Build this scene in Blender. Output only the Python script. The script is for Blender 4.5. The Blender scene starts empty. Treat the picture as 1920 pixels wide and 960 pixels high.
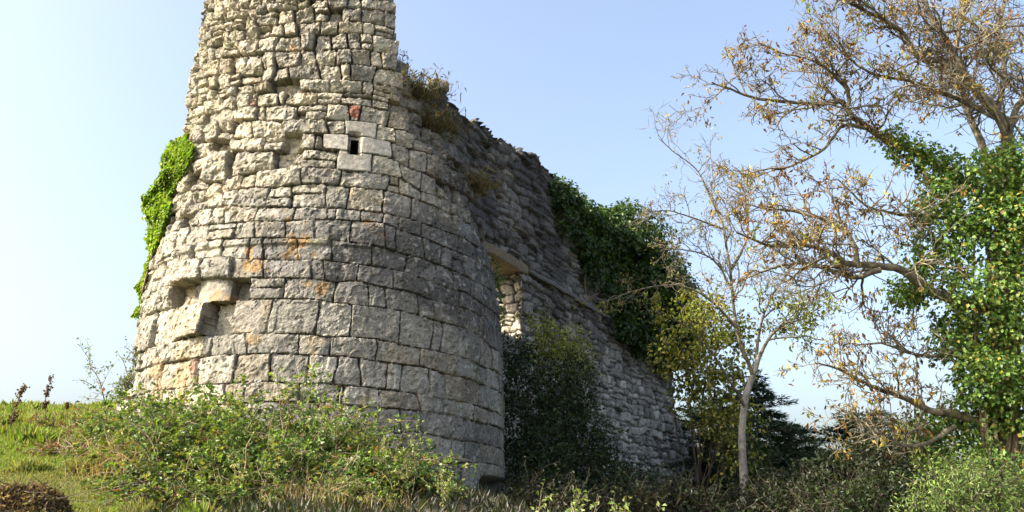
import bpy, math, random
import numpy as np

# ------------------------------------------------------------------ camera, sky, sun, exposure
sc = bpy.context.scene
col = sc.collection
F = 1600.0
TH = math.atan(500.0 / F)
CT, ST = math.cos(TH), math.sin(TH)
EYE = 1.6
cam_d = bpy.data.cameras.new("camera")
cam = bpy.data.objects.new("camera", cam_d)
col.objects.link(cam)
cam_d.sensor_width = 36.0
cam_d.lens = 30.0
cam_d.clip_end = 3000
cam.location = (0, 0, EYE)
cam.rotation_euler = (math.pi / 2 + TH, 0, 0)
sc.camera = cam

SUN_AZ, SUN_EL = -111.0, 37.0
world = bpy.data.worlds.new("World")
sc.world = world
world.use_nodes = True
wn = world.node_tree
sky = wn.nodes.new("ShaderNodeTexSky")
sky.sky_type = "NISHITA"
sky.sun_disc = False
sky.sun_elevation = math.radians(SUN_EL)
sky.sun_rotation = math.radians(SUN_AZ % 360)
sky.altitude = 0
sky.air_density = 1.0
sky.dust_density = 6.0
sky.ozone_density = 0.8
bg = wn.nodes["Background"]
bg.inputs[1].default_value = 0.15
hz_ = wn.nodes.new("ShaderNodeHueSaturation")  # autumn haze: a slightly paler sky
hz_.inputs["Saturation"].default_value = 0.93
wn.links.new(sky.outputs[0], hz_.inputs["Color"])
wn.links.new(hz_.outputs[0], bg.inputs[0])
sun_d = bpy.data.lights.new("sun", "SUN")
sun_d.energy = 3.6
sun_d.angle = math.radians(0.55)
sun_d.color = (1.0, 0.93, 0.80)
sun = bpy.data.objects.new("sun", sun_d)
col.objects.link(sun)
sun.rotation_euler = (math.radians(90 - SUN_EL), 0, math.radians(180 - SUN_AZ))
sc.view_settings.view_transform = "Standard"
sc.view_settings.look = "None"
sc.view_settings.exposure = 1.5
sc.view_settings.gamma = 1.0
sc.view_settings.use_curve_mapping = False
sc.render.engine = "CYCLES"
sc.cycles.max_bounces = 5
sc.cycles.diffuse_bounces = 3
sc.cycles.transmission_bounces = 3
sc.cycles.use_denoising = True

rng = np.random.default_rng(7)
random.seed(7)


# ------------------------------------------------------------------ small maths
def ss(a, b, x):
    t = np.clip((np.asarray(x, float) - a) / (b - a), 0, 1)
    return t * t * (3 - 2 * t)


def _hash(i, j, k, seed):
    h = (i * 374761393 + j * 668265263 + k * 2147483647 + seed * 1274126177) & 0xFFFFFFFF
    h = ((h ^ (h >> 13)) * 1274126177) & 0xFFFFFFFF
    h = ((h ^ (h >> 16)) * 2246822519) & 0xFFFFFFFF
    return ((h ^ (h >> 15)) & 0xFFFFFF) / float(0xFFFFFF)


def vnoise(x, y, z, seed=0):
    xi, yi, zi = np.floor(x).astype(np.int64), np.floor(y).astype(np.int64), np.floor(z).astype(np.int64)
    fx, fy, fz = x - xi, y - yi, z - zi
    fx, fy, fz = (q * q * (3 - 2 * q) for q in (fx, fy, fz))
    r = 0
    for a in (0, 1):
        wx = fx if a else 1 - fx
        for b in (0, 1):
            wy = fy if b else 1 - fy
            for c in (0, 1):
                wz = fz if c else 1 - fz
                r = r + wx * wy * wz * _hash(xi + a, yi + b, zi + c, seed)
    return r * 2 - 1


def fbm(x, y, z, f=1.0, octv=4, seed=0, gain=0.5):
    r, a, t = 0, 1.0, 0
    for o in range(octv):
        r = r + a * vnoise(x * f, y * f, z * f, seed + o * 17)
        t += a
        a *= gain
        f *= 2.03
    return r / t


def ray(px, py):
    x, y = (px - 960) / F, (480 - py) / F
    return np.array([x, CT - y * ST, ST + y * CT])


def at(px, py, Y):
    """the point seen at a pixel of the 1920x960 photo, Y metres ahead"""
    d = ray(px, py)
    return d * (Y / d[1]) + np.array([0, 0, EYE])


def ground_z(x, y):
    x, y = np.asarray(x, float), np.asarray(y, float)
    hl = ss(2, -6, x)
    front = (1.55 - .38 * ss(-1.2, 1.5, x)) * ss(0, 8, y)
    left = 0.27 * np.clip(y - 8, 0, 7) + 0.13 * np.clip(y - 15, 0, 17) - 0.14 * np.clip(y - 34, 0, 80)
    right = 0.065 * np.clip(y - 8, 0, 12) + 0.04 * np.clip(y - 20, 0, 20) - 0.06 * np.clip(y - 42, 0, 160)
    z = front + hl * left + (1 - hl) * right
    z = z - 0.05 * np.clip(np.abs(x) - 40, 0, 160)
    near = ss(120, 40, np.hypot(x, y))
    z = z + near * (0.10 * vnoise(x * .5, y * .5, x * 0, 3) + 0.035 * vnoise(x * 2.1, y * 2.1, x * 0, 4))
    return z


def ground_hit(px, py):
    d = ray(px, py)
    for t in np.arange(3, 60, .05):
        p = d * t
        if p[2] + EYE < float(ground_z(p[0], p[1])):
            return np.array([p[0], p[1], p[2] + EYE])
    return None


# ------------------------------------------------------------------ objects
def tag(o, label=None, cat=None, group=None, kind=None):
    if label: o["label"] = label
    if cat: o["category"] = cat
    if group: o["group"] = group
    if kind: o["kind"] = kind
    return o


def empty(name, loc, label, cat, group=None):
    o = bpy.data.objects.new(name, None)
    col.objects.link(o)
    o.location = [float(q) for q in loc]
    o.empty_display_size = 0.3
    return tag(o, label, cat, group)


def mesh_obj(name, V, faces, mat, parent=None, C=None, smooth=True):
    """V (n,3) world coordinates, faces: list of (m,k) index arrays"""
    me = bpy.data.meshes.new(name)
    V = np.asarray(V, np.float32)
    if parent is not None:
        V = V - np.array(parent.matrix_basis.translation, np.float32)
    me.vertices.add(len(V))
    me.vertices.foreach_set("co", V.ravel())
    faces = [np.asarray(f, np.int32) for f in faces if len(f)]
    li = np.concatenate([f.ravel() for f in faces])
    tot = np.concatenate([np.full(len(f), f.shape[1], np.int32) for f in faces])
    st = np.concatenate([[0], np.cumsum(tot)[:-1]]).astype(np.int32)
    me.loops.add(len(li))
    me.loops.foreach_set("vertex_index", li)
    me.polygons.add(len(tot))
    me.polygons.foreach_set("loop_start", st)
    try:
        me.polygons.foreach_set("loop_total", tot)
    except Exception:
        pass
    me.polygons.foreach_set("use_smooth", np.full(len(tot), smooth, bool))
    if C is not None:
        a = me.color_attributes.new("Col", "FLOAT_COLOR", "POINT")
        C4 = np.ones((len(V), 4), np.float32)
        C4[:, :3] = C
        a.data.foreach_set("color", C4.ravel())
    me.update(calc_edges=True)
    me.validate()
    me.materials.append(mat)
    o = bpy.data.objects.new(name, me)
    col.objects.link(o)
    if parent is not None:
        o.parent = parent
    return o


# ------------------------------------------------------------------ materials
def new_mat(name):
    m = bpy.data.materials.new(name)
    m.use_nodes = True
    nt = m.node_tree
    return m, nt, nt.nodes["Principled BSDF"]


def stone_mat(name, bump=0.5):
    m, nt, b = new_mat(name)
    L = nt.links.new
    at_ = nt.nodes.new("ShaderNodeAttribute"); at_.attribute_name = "Col"
    tc = nt.nodes.new("ShaderNodeTexCoord")
    n1 = nt.nodes.new("ShaderNodeTexNoise"); n1.inputs["Scale"].default_value = 14; n1.inputs["Detail"].default_value = 8; n1.inputs["Roughness"].default_value = .7
    n2 = nt.nodes.new("ShaderNodeTexNoise"); n2.inputs["Scale"].default_value = 55; n2.inputs["Detail"].default_value = 5
    L(tc.outputs["Object"], n1.inputs["Vector"]); L(tc.outputs["Object"], n2.inputs["Vector"])
    r = nt.nodes.new("ShaderNodeMapRange"); r.inputs[1].default_value = .3; r.inputs[2].default_value = .7; r.inputs[3].default_value = .52; r.inputs[4].default_value = 1.36
    L(n1.outputs["Fac"], r.inputs[0])
    r2 = nt.nodes.new("ShaderNodeMapRange"); r2.inputs[1].default_value = .32; r2.inputs[2].default_value = .5; r2.inputs[3].default_value = .6; r2.inputs[4].default_value = 1.05
    L(n2.outputs["Fac"], r2.inputs[0])
    mu = nt.nodes.new("ShaderNodeMath"); mu.operation = "MULTIPLY"; L(r.outputs[0], mu.inputs[0]); L(r2.outputs[0], mu.inputs[1])
    vm = nt.nodes.new("ShaderNodeVectorMath"); vm.operation = "SCALE"
    L(at_.outputs["Color"], vm.inputs[0]); L(mu.outputs[0], vm.inputs["Scale"])
    L(vm.outputs[0], b.inputs["Base Color"])
    b.inputs["Roughness"].default_value = .92
    b.inputs["Specular IOR Level"].default_value = .2
    ad = nt.nodes.new("ShaderNodeMath"); ad.operation = "MULTIPLY_ADD"
    L(n1.outputs["Fac"], ad.inputs[0]); ad.inputs[1].default_value = 2.0; L(n2.outputs["Fac"], ad.inputs[2])
    bp = nt.nodes.new("ShaderNodeBump"); bp.inputs["Strength"].default_value = bump; bp.inputs["Distance"].default_value = .022
    L(ad.outputs[0], bp.inputs["Height"]); L(bp.outputs[0], b.inputs["Normal"])
    return m


def leaf_mat(name, trans=.35, rough=.5, spec=.3):
    m, nt, b = new_mat(name)
    L = nt.links.new
    a = nt.nodes.new("ShaderNodeAttribute"); a.attribute_name = "Col"
    L(a.outputs["Color"], b.inputs["Base Color"])
    b.inputs["Roughness"].default_value = rough
    b.inputs["Specular IOR Level"].default_value = spec
    t = nt.nodes.new("ShaderNodeBsdfTranslucent")
    vm = nt.nodes.new("ShaderNodeVectorMath"); vm.operation = "MULTIPLY"; vm.inputs[1].default_value = (1.5, 1.45, .6)
    L(a.outputs["Color"], vm.inputs[0]); L(vm.outputs[0], t.inputs["Color"])
    mx = nt.nodes.new("ShaderNodeMixShader"); mx.inputs[0].default_value = trans
    L(b.outputs[0], mx.inputs[1]); L(t.outputs[0], mx.inputs[2])
    L(mx.outputs[0], nt.nodes["Material Output"].inputs["Surface"])
    return m


def bark_mat(name, c0, c1, scale=9):
    m, nt, b = new_mat(name)
    L = nt.links.new
    tc = nt.nodes.new("ShaderNodeTexCoord")
    n = nt.nodes.new("ShaderNodeTexNoise"); n.inputs["Scale"].default_value = scale; n.inputs["Detail"].default_value = 7
    L(tc.outputs["Object"], n.inputs["Vector"])
    rp = nt.nodes.new("ShaderNodeValToRGB")
    rp.color_ramp.elements[0].position = .33; rp.color_ramp.elements[1].position = .68
    rp.color_ramp.elements[0].color = (*c0, 1); rp.color_ramp.elements[1].color = (*c1, 1)
    L(n.outputs["Fac"], rp.inputs[0]); L(rp.outputs[0], b.inputs["Base Color"])
    b.inputs["Roughness"].default_value = .9
    bp = nt.nodes.new("ShaderNodeBump"); bp.inputs["Strength"].default_value = .7; bp.inputs["Distance"].default_value = .02
    L(n.outputs["Fac"], bp.inputs["Height"]); L(bp.outputs[0], b.inputs["Normal"])
    return m


M_TOWER = stone_mat("weathered limestone", .55)
M_WALL = stone_mat("dark weathered rubble", .7)
M_LEAF = leaf_mat("bramble leaves", .32, .45, .35)
M_IVY = leaf_mat("ivy leaves", .32, .42, .35)
M_DRY = leaf_mat("autumn leaves", .4, .7, .1)
M_NEEDLE = leaf_mat("conifer needles", .1, .6, .2)
M_GRASS = leaf_mat("grass blades", .35, .6, .15)
M_BARK = bark_mat("grey lichen bark", (.05, .042, .03), (.25, .215, .135))
M_PALE = bark_mat("pale smooth bark", (.16, .15, .13), (.36, .34, .30))
M_TWIG = bark_mat("brown stems", (.10, .07, .045), (.22, .16, .10), 20)
M_DARKTWIG = bark_mat("shade-dark stems", (.035, .027, .02), (.08, .062, .042), 20)  # shade put into the stem colour of the leafy shrubs
M_DRYSTEM = bark_mat("dry straw stems", (.22, .16, .10), (.40, .32, .21), 20)


# ------------------------------------------------------------------ leaf and twig builders
class Leaves:
    def __init__(self):
        self.V, self.C = [], []

    def add(self, P, D, N, size, wid, colr, fold=.18):
        P = np.asarray(P, float).reshape(-1, 3); n = len(P)
        if n == 0: return
        D = np.broadcast_to(np.asarray(D, float), (n, 3)); N = np.broadcast_to(np.asarray(N, float), (n, 3))
        D = D / (np.linalg.norm(D, axis=1, keepdims=True) + 1e-9)
        S = np.cross(D, N); S /= (np.linalg.norm(S, axis=1, keepdims=True) + 1e-9)
        Nn = np.cross(S, D)
        size = np.broadcast_to(np.asarray(size, float), (n,))[:, None]
        wid = np.broadcast_to(np.asarray(wid, float), (n,))[:, None]
        b = P
        m = P + D * size * .45 - Nn * size * fold * .5
        t = P + D * size - Nn * size * .12
        l = P + D * size * .42 - S * size * wid * .5 + Nn * size * fold
        r = P + D * size * .42 + S * size * wid * .5 + Nn * size * fold
        # six points: base, left, tip, right, plus a folded midrib
        self.V.append(np.stack([b, l, t, r, m], 1).reshape(-1, 3))
        self.C.append(np.repeat(np.broadcast_to(colr, (n, 3)), 5, 0))

    def count(self):
        return sum(len(v) for v in self.V) // 5

    def build(self, name, mat, parent):
        V = np.concatenate(self.V); C = np.concatenate(self.C)
        n = len(V) // 5
        i = (np.arange(n) * 5)[:, None]
        f = np.concatenate([i + np.array([[0, 4, 1]]), i + np.array([[1, 4, 2]]), i + np.array([[2, 4, 3]]), i + np.array([[3, 4, 0]])])
        return mesh_obj(name, V, [f], mat, parent, C, smooth=False)


class Tubes:
    def __init__(self):
        self.V, self.Fq, self.n = [], [], 0

    def add(self, pts, r0, r1, sides=5, power=1.0):
        pts = np.asarray(pts, float); n = len(pts)
        if n < 2: return
        T = np.gradient(pts, axis=0); T /= (np.linalg.norm(T, axis=1, keepdims=True) + 1e-9)
        ref = np.array([.31, .17, .93]) if abs(T[0][2]) < .8 else np.array([.95, .2, .1])
        A = np.cross(T, ref); A /= (np.linalg.norm(A, axis=1, keepdims=True) + 1e-9)
        B = np.cross(T, A)
        rad = r0 + (r1 - r0) * np.linspace(0, 1, n) ** power
        if np.ndim(r0): rad = np.asarray(r0)
        an = np.arange(sides) * 2 * math.pi / sides
        ring = pts[:, None, :] + rad[:, None, None] * (A[:, None, :] * np.cos(an)[None, :, None] + B[:, None, :] * np.sin(an)[None, :, None])
        self.V.append(ring.reshape(-1, 3))
        i, j = np.meshgrid(np.arange(n - 1), np.arange(sides), indexing="ij")
        j2 = (j + 1) % sides
        q = np.stack([i * sides + j, i * sides + j2, (i + 1) * sides + j2, (i + 1) * sides + j], -1).reshape(-1, 4) + self.n
        self.Fq.append(q)
        self.n += n * sides

    def build(self, name, mat, parent):
        return mesh_obj(name, np.concatenate(self.V), [np.concatenate(self.Fq)], mat, parent)


def unit(v):
    v = np.asarray(v, float)
    return v / (np.linalg.norm(v, axis=-1, keepdims=True) + 1e-9)


def rnd(n, s=1.0):
    return rng.normal(0, s, (n, 3))


def smooth_line(P, n=None, wob=0.0):
    """Catmull-Rom through the points"""
    P = np.asarray(P, float)
    Q = np.vstack([2 * P[0] - P[1], P, 2 * P[-1] - P[-2]])
    out = []
    for i in range(1, len(Q) - 2):
        t = np.linspace(0, 1, 6, endpoint=False)[:, None]
        p0, p1, p2, p3 = Q[i - 1], Q[i], Q[i + 1], Q[i + 2]
        out.append(.5 * (2 * p1 + (p2 - p0) * t + (2 * p0 - 5 * p1 + 4 * p2 - p3) * t ** 2 + (3 * p1 - p0 - 3 * p2 + p3) * t ** 3))
    out = np.vstack(out + [P[-1:]])
    if wob:
        out[1:] += np.cumsum(rnd(len(out) - 1, wob), 0) * .5
    return out


def sprout(p, d, L, n=6, wander=.25, grav=0.0):
    pts = [np.asarray(p, float)]
    d = unit(d)
    for i in range(n):
        d = unit(d + rng.normal(0, wander, 3) + np.array([0, 0, grav]))
        pts.append(pts[-1] + d * L / n)
    return np.array(pts)


def palette(n, cols, weights, jit=.2):
    cols = np.asarray(cols, float)
    w = np.asarray(weights, float); w = w / w.sum()
    c = cols[rng.choice(len(cols), n, p=w)]
    return np.clip(c * (1 + rng.normal(0, jit, (n, 1))) * (1 + rng.normal(0, .06, (n, 3))), .004, .9)


# ------------------------------------------------------------------ the ground
def build_ground():
    u = np.linspace(-1, 1, 241)
    xs = np.sinh(u * 5.2) / math.sinh(5.2) * 700
    xs = np.sign(u) * (np.abs(u) * 30 + (np.abs(xs)))
    v = np.linspace(-.35, 1, 281)
    ys = np.sign(v) * (np.abs(v) * 55 + np.sinh(np.abs(v) * 5.2) / math.sinh(5.2) * 800)
    X, Y = np.meshgrid(xs, ys)
    Z = ground_z(X, Y)
    V = np.stack([X, Y, Z], -1).reshape(-1, 3)
    h, w = X.shape
    i, j = np.meshgrid(np.arange(h - 1), np.arange(w - 1), indexing="ij")
    q = np.stack([i * w + j, i * w + j + 1, (i + 1) * w + j + 1, (i + 1) * w + j], -1).reshape(-1, 4)
    m, nt, b = new_mat("meadow soil")
    L = nt.links.new
    a = nt.nodes.new("ShaderNodeAttribute"); a.attribute_name = "Col"
    tc = nt.nodes.new("ShaderNodeTexCoord")
    n1 = nt.nodes.new("ShaderNodeTexNoise"); n1.inputs["Scale"].default_value = 3.0; n1.inputs["Detail"].default_value = 9; n1.inputs["Roughness"].default_value = .7
    L(tc.outputs["Object"], n1.inputs["Vector"])
    r = nt.nodes.new("ShaderNodeMapRange"); r.inputs[1].default_value = .3; r.inputs[2].default_value = .7; r.inputs[3].default_value = .55; r.inputs[4].default_value = 1.4
    L(n1.outputs["Fac"], r.inputs[0])
    vm = nt.nodes.new("ShaderNodeVectorMath"); vm.operation = "SCALE"
    L(a.outputs["Color"], vm.inputs[0]); L(r.outputs[0], vm.inputs["Scale"]); L(vm.outputs[0], b.inputs["Base Color"])
    b.inputs["Roughness"].default_value = .95
    bp = nt.nodes.new("ShaderNodeBump"); bp.inputs["Strength"].default_value = .8; bp.inputs["Distance"].default_value = .06
    L(n1.outputs["Fac"], bp.inputs["Height"]); L(bp.outputs[0], b.inputs["Normal"])
    x, y = V[:, 0], V[:, 1]
    k = (ss(-1.5, -5, x) * .9 + .1 + .25 * fbm(x, y, x * 0, .35, 3, 5))[:, None].clip(0, 1)
    C = k * np.array([[.085, .115, .028]]) + (1 - k) * np.array([[.075, .060, .042]])
    return tag(mesh_obj("ground", V, [q], m, None, C), "grassy slope rising to the left behind the tower", "ground", kind="structure")


build_ground()

# ------------------------------------------------------------------ the round tower
TC = 15.8 * np.array([math.sin(math.radians(-12.4)), math.cos(math.radians(-12.4))])
TF = -TC / np.linalg.norm(TC)
TR = np.array([-TF[1], TF[0]])


def tower_r(z):
    return np.interp(z, [1, 4.4, 5.2, 6.4, 8.4, 13], [3.26, 3.24, 3.19, 3.04, 2.87, 2.74])


def tower_dir(thd):
    t = np.radians(thd)
    return TF[0] * np.cos(t) + TR[0] * np.sin(t), TF[1] * np.cos(t) + TR[1] * np.sin(t)


def tower_inv(px, py):
    d = ray(px, py)
    t = np.arange(8.5, 18, .004)
    P = d[None, :] * t[:, None]
    rel = P[:, :2] - TC
    hit = np.hypot(rel[:, 0], rel[:, 1]) < tower_r(P[:, 2] + EYE)
    if not hit.any(): return None
    k = int(hit.argmax())
    return math.degrees(math.atan2(rel[k] @ TR, rel[k] @ TF)), P[k, 2] + EYE


# bed joints (photo pixels) from the bottom up, then head joints of every course
BEDS = [
    [(757, 865), (867, 868), (913, 870)],
    [(677, 803), (733, 812), (790, 813), (847, 823), (897, 828), (937, 840)],
    [(600, 753), (643, 757), (683, 763), (753, 768), (800, 773), (853, 780), (910, 793)],
    [(300, 765), (440, 757), (536, 752), (600, 717 + 0), (640, 722), (713, 728), (757, 735), (800, 740), (833, 748), (877, 755), (920, 770)],
    [(285, 735), (344, 727), (440, 717), (600, 667 + 50 - 50), (677, 672), (733, 680), (790, 685), (833, 700), (883, 712), (920, 727)],
    [(270, 690), (330, 670), (461, 661), (560, 662), (620, 631 + 34), (702, 635), (755, 644), (810, 655), (870, 672), (915, 690)],
    [(467, 559), (560, 559), (658, 570), (750, 583), (817, 598), (881, 618), (920, 650)],
    [(322, 534), (377, 525), (467, 520), (579, 521), (629, 527), (670, 525), (723, 537), (803, 558), (865, 575), (918, 600)],
    [(304, 519), (361, 489), (437, 483.5), (492, 483.5), (560, 486), (620, 489), (670, 495), (732, 504), (766, 512), (810, 530), (865, 545), (911, 573)],
    [(316, 481), (350, 463), (416, 451), (469, 445), (561, 447), (624, 450), (698, 462), (766, 479), (821, 496), (860, 509), (890, 527)],
    [(357, 422), (419, 420), (479, 414), (529, 414), (591, 410), (660, 414), (719, 419), (773, 440), (830, 462)],
    [(360, 398), (378, 392), (417, 387), (479, 389), (543, 387), (613, 388), (673, 393.5), (722, 400), (768, 412), (817, 427), (865, 445)],
    [(376, 375), (419, 359), (454, 352), (500, 352), (550, 345), (605, 344), (660, 350), (727, 356), (784, 376), (820, 390)],
    [(374, 343), (408, 339), (449, 327), (513, 316), (566, 313), (635, 319), (697, 323), (752, 334), (789, 357)],
    [(364, 297), (387, 287), (495, 283.5), (573, 279), (632, 281), (735, 296), (773, 316)],
    [(346, 274), (378, 265), (431, 261), (495, 256), (591, 251), (651, 251), (727, 265), (768, 276)],
    [(345, 250), (370, 234), (420, 227), (525, 225), (590, 223), (649, 227), (708, 232), (741, 241)],
    [(352, 226), (391, 212), (440, 203), (480, 197), (595, 193), (700, 200), (740, 210)],
    [(360, 203), (407, 185), (440, 179), (530, 170), (595, 170), (700, 175), (738, 185)],
    [(363, 180), (430, 163), (500, 155), (560, 147), (615, 147), (705, 154), (725, 160)],
    [(366, 155), (450, 133), (545, 124), (610, 119), (660, 119), (705, 124)],
]
# the beds that were read with a wrong segment on the left are straightened here
BEDS[3] = [(300, 772), (440, 760), (536, 756), (600, 717 + 8), (640, 724), (713, 728), (757, 735), (800, 740), (833, 748), (877, 755), (920, 770)]
BEDS[3] = [(285, 735), (344, 727), (440, 717), (536, 716), (600, 717), (640, 722), (713, 728), (757, 735), (800, 740), (833, 748), (877, 755), (920, 770)]
BEDS[4] = [(280, 688), (352, 672), (440, 664), (536, 663), (600, 667), (677, 672), (733, 680), (790, 685), (833, 700), (883, 712), (920, 727)]
BEDS[5] = [(272, 655), (330, 637), (382, 628), (461, 625), (560, 626), (620, 631), (702, 635), (755, 644), (810, 655), (870, 672), (915, 690)]
BEDS[6] = [(285, 585), (330, 572), (387, 568), (467, 559), (560, 559), (658, 570), (750, 583), (817, 598), (881, 618), (920, 650)]
BEDS[2] = [(290, 770), (380, 760), (440, 757), (536, 752), (600, 753), (643, 757), (683, 763), (753, 768), (800, 773), (853, 780), (910, 793)]
HEADS = [
    [620, 660, 705, 757, 792, 813, 843, 867, 897, 917],
    [540, 600, 683, 752, 800, 845, 873, 905],
    [377, 471, 536, 609, 640, 683, 752, 787, 800, 845, 873],
    [344, 423, 459, 561, 636, 643, 712, 787, 830, 857, 890],
    [300, 352, 370, 440, 507, 577, 630, 677, 727, 755, 807, 837, 877, 900],
    [298, 327, 382, 396, 461, 561, 619, 707, 790, 857, 890],
    [288, 318, 387, 439, 506, 597, 658, 752, 814, 830, 872],
    [318, 366, 430, 467, 530, 629, 692, 725, 786, 815, 872],
    [325, 380, 436, 492, 581, 607, 670, 739, 805, 863],
    [320, 361, 416, 467, 492, 558, 622, 695, 762, 821, 853],
    [351, 392, 440, 479, 534, 591, 657, 722, 743, 795],
    [355, 394, 419, 479, 550, 614, 630, 676, 719, 749, 790],
    [380, 417, 445, 500, 545, 612, 654, 719, 771, 817],
    [385, 408, 451, 477, 564, 637, 730, 749, 790],
    [385, 428, 438, 513, 564, 632, 700, 752, 790],
    [364, 387, 410, 428, 495, 532, 591, 605, 655, 735, 768],
    [406, 432, 470, 527, 615, 647, 707, 741],
    [380, 405, 440, 480, 495, 552, 612, 657, 676, 730],
    [440, 465, 477, 520, 532, 595, 641, 700],
    [440, 472, 507, 560, 616, 680, 702],
    [450, 490, 512, 540, 597, 637, 655, 705],
]


def masonry(A, V, colR, beds, heads, P, seed):
    """A: (n,) angle/length per column; V: (m,) heights; colR: metres per unit of A.
    beds: (K+1, n) heights; heads: K sorted arrays in units of A. Returns fields over (m,n)."""
    n, m = len(A), len(V)
    Agrid = np.broadcast_to(A[None, :], (m, n)); Vg = np.broadcast_to(V[:, None], (m, n))
    X3, Y3, Z3 = P["pos"]
    wa = fbm(X3, Y3, Z3, 2.2, 3, seed + 1) * P["warp"]
    wv = fbm(X3, Y3, Z3, 2.0, 3, seed + 2) * P["warp"] * .8
    a = Agrid + wa / colR
    v = Vg + wv
    K = len(heads)
    shp = (m, n)
    dl = np.full(shp, .3); dr = np.full(shp, .3); db = np.full(shp, .3); dt = np.full(shp, .3)
    sid = np.zeros(shp, np.int64); lx = np.zeros(shp); ly = np.zeros(shp); ck = np.full(shp, -1)
    ca = np.zeros(shp); cv = np.zeros(shp)
    for k in range(K):
        lo, hi = np.broadcast_to(beds[k][None, :], shp), np.broadcast_to(beds[k + 1][None, :], shp)
        mk = (v >= lo) & (v < hi)
        if not mk.any(): continue
        J = heads[k]
        aa = a[mk]; vv = v[mk]; l_, h_ = lo[mk], hi[mk]
        j = np.clip(np.searchsorted(J, aa) - 1, 0, len(J) - 2)
        jl, jr = J[j], J[j + 1]
        R_ = np.broadcast_to(colR, shp)[mk] if np.ndim(colR) else colR
        # slanted head joints
        sl = (_hash(j, j * 0 + k, j * 0, seed + 9) - .5) * P["slant"]
        sl2 = (_hash(j + 1, j * 0 + k, j * 0, seed + 9) - .5) * P["slant"]
        rel = (vv - (l_ + h_) / 2)
        d1 = (aa - jl) * R_ + sl * rel
        d2 = (jr - aa) * R_ - sl2 * rel
        # some stones are two thin ones stacked
        rs = _hash(j, j * 0 + k, j * 0, seed + 5)
        if 'nosplit' in P: rs = np.where(P['nosplit'](k, (jl + jr) / 2), 1.0, rs)
        psp = P["split"](k)
        ym = l_ + (h_ - l_) * (.4 + .25 * _hash(j, j * 0 + k, j * 0, seed + 6))
        spl = (rs < psp)
        up = spl & (vv > ym); dn = spl & (vv <= ym)
        l2 = np.where(up, ym, l_); h2 = np.where(dn, ym, h_)
        dl[mk] = d1; dr[mk] = d2; db[mk] = vv - l2; dt[mk] = h2 - vv
        sid[mk] = k * 4096 + j * 2 + up
        lx[mk] = (aa - jl) / (jr - jl) - .5
        ly[mk] = (vv - l2) / (h2 - l2 + 1e-6) - .5
        ck[mk] = k
        ca[mk] = (jl + jr) / 2; cv[mk] = (l2 + h2) / 2
    dx = np.minimum(dl, dr); dy = np.minimum(db, dt)
    rc = (P["round"] * (.3 + 1.2 * _hash(sid, sid * 0 + 1, sid * 0, seed + 3)))
    e = np.where((dx < rc) & (dy < rc), rc - np.hypot(rc - dx, rc - dy), np.minimum(dx, dy))
    return dict(e=e, sid=sid, lx=lx, ly=ly, k=ck, ca=ca, cv=cv)


def H(sid, c, seed):
    return _hash(sid, sid * 0 + c, sid * 0 + 5, seed)


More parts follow.
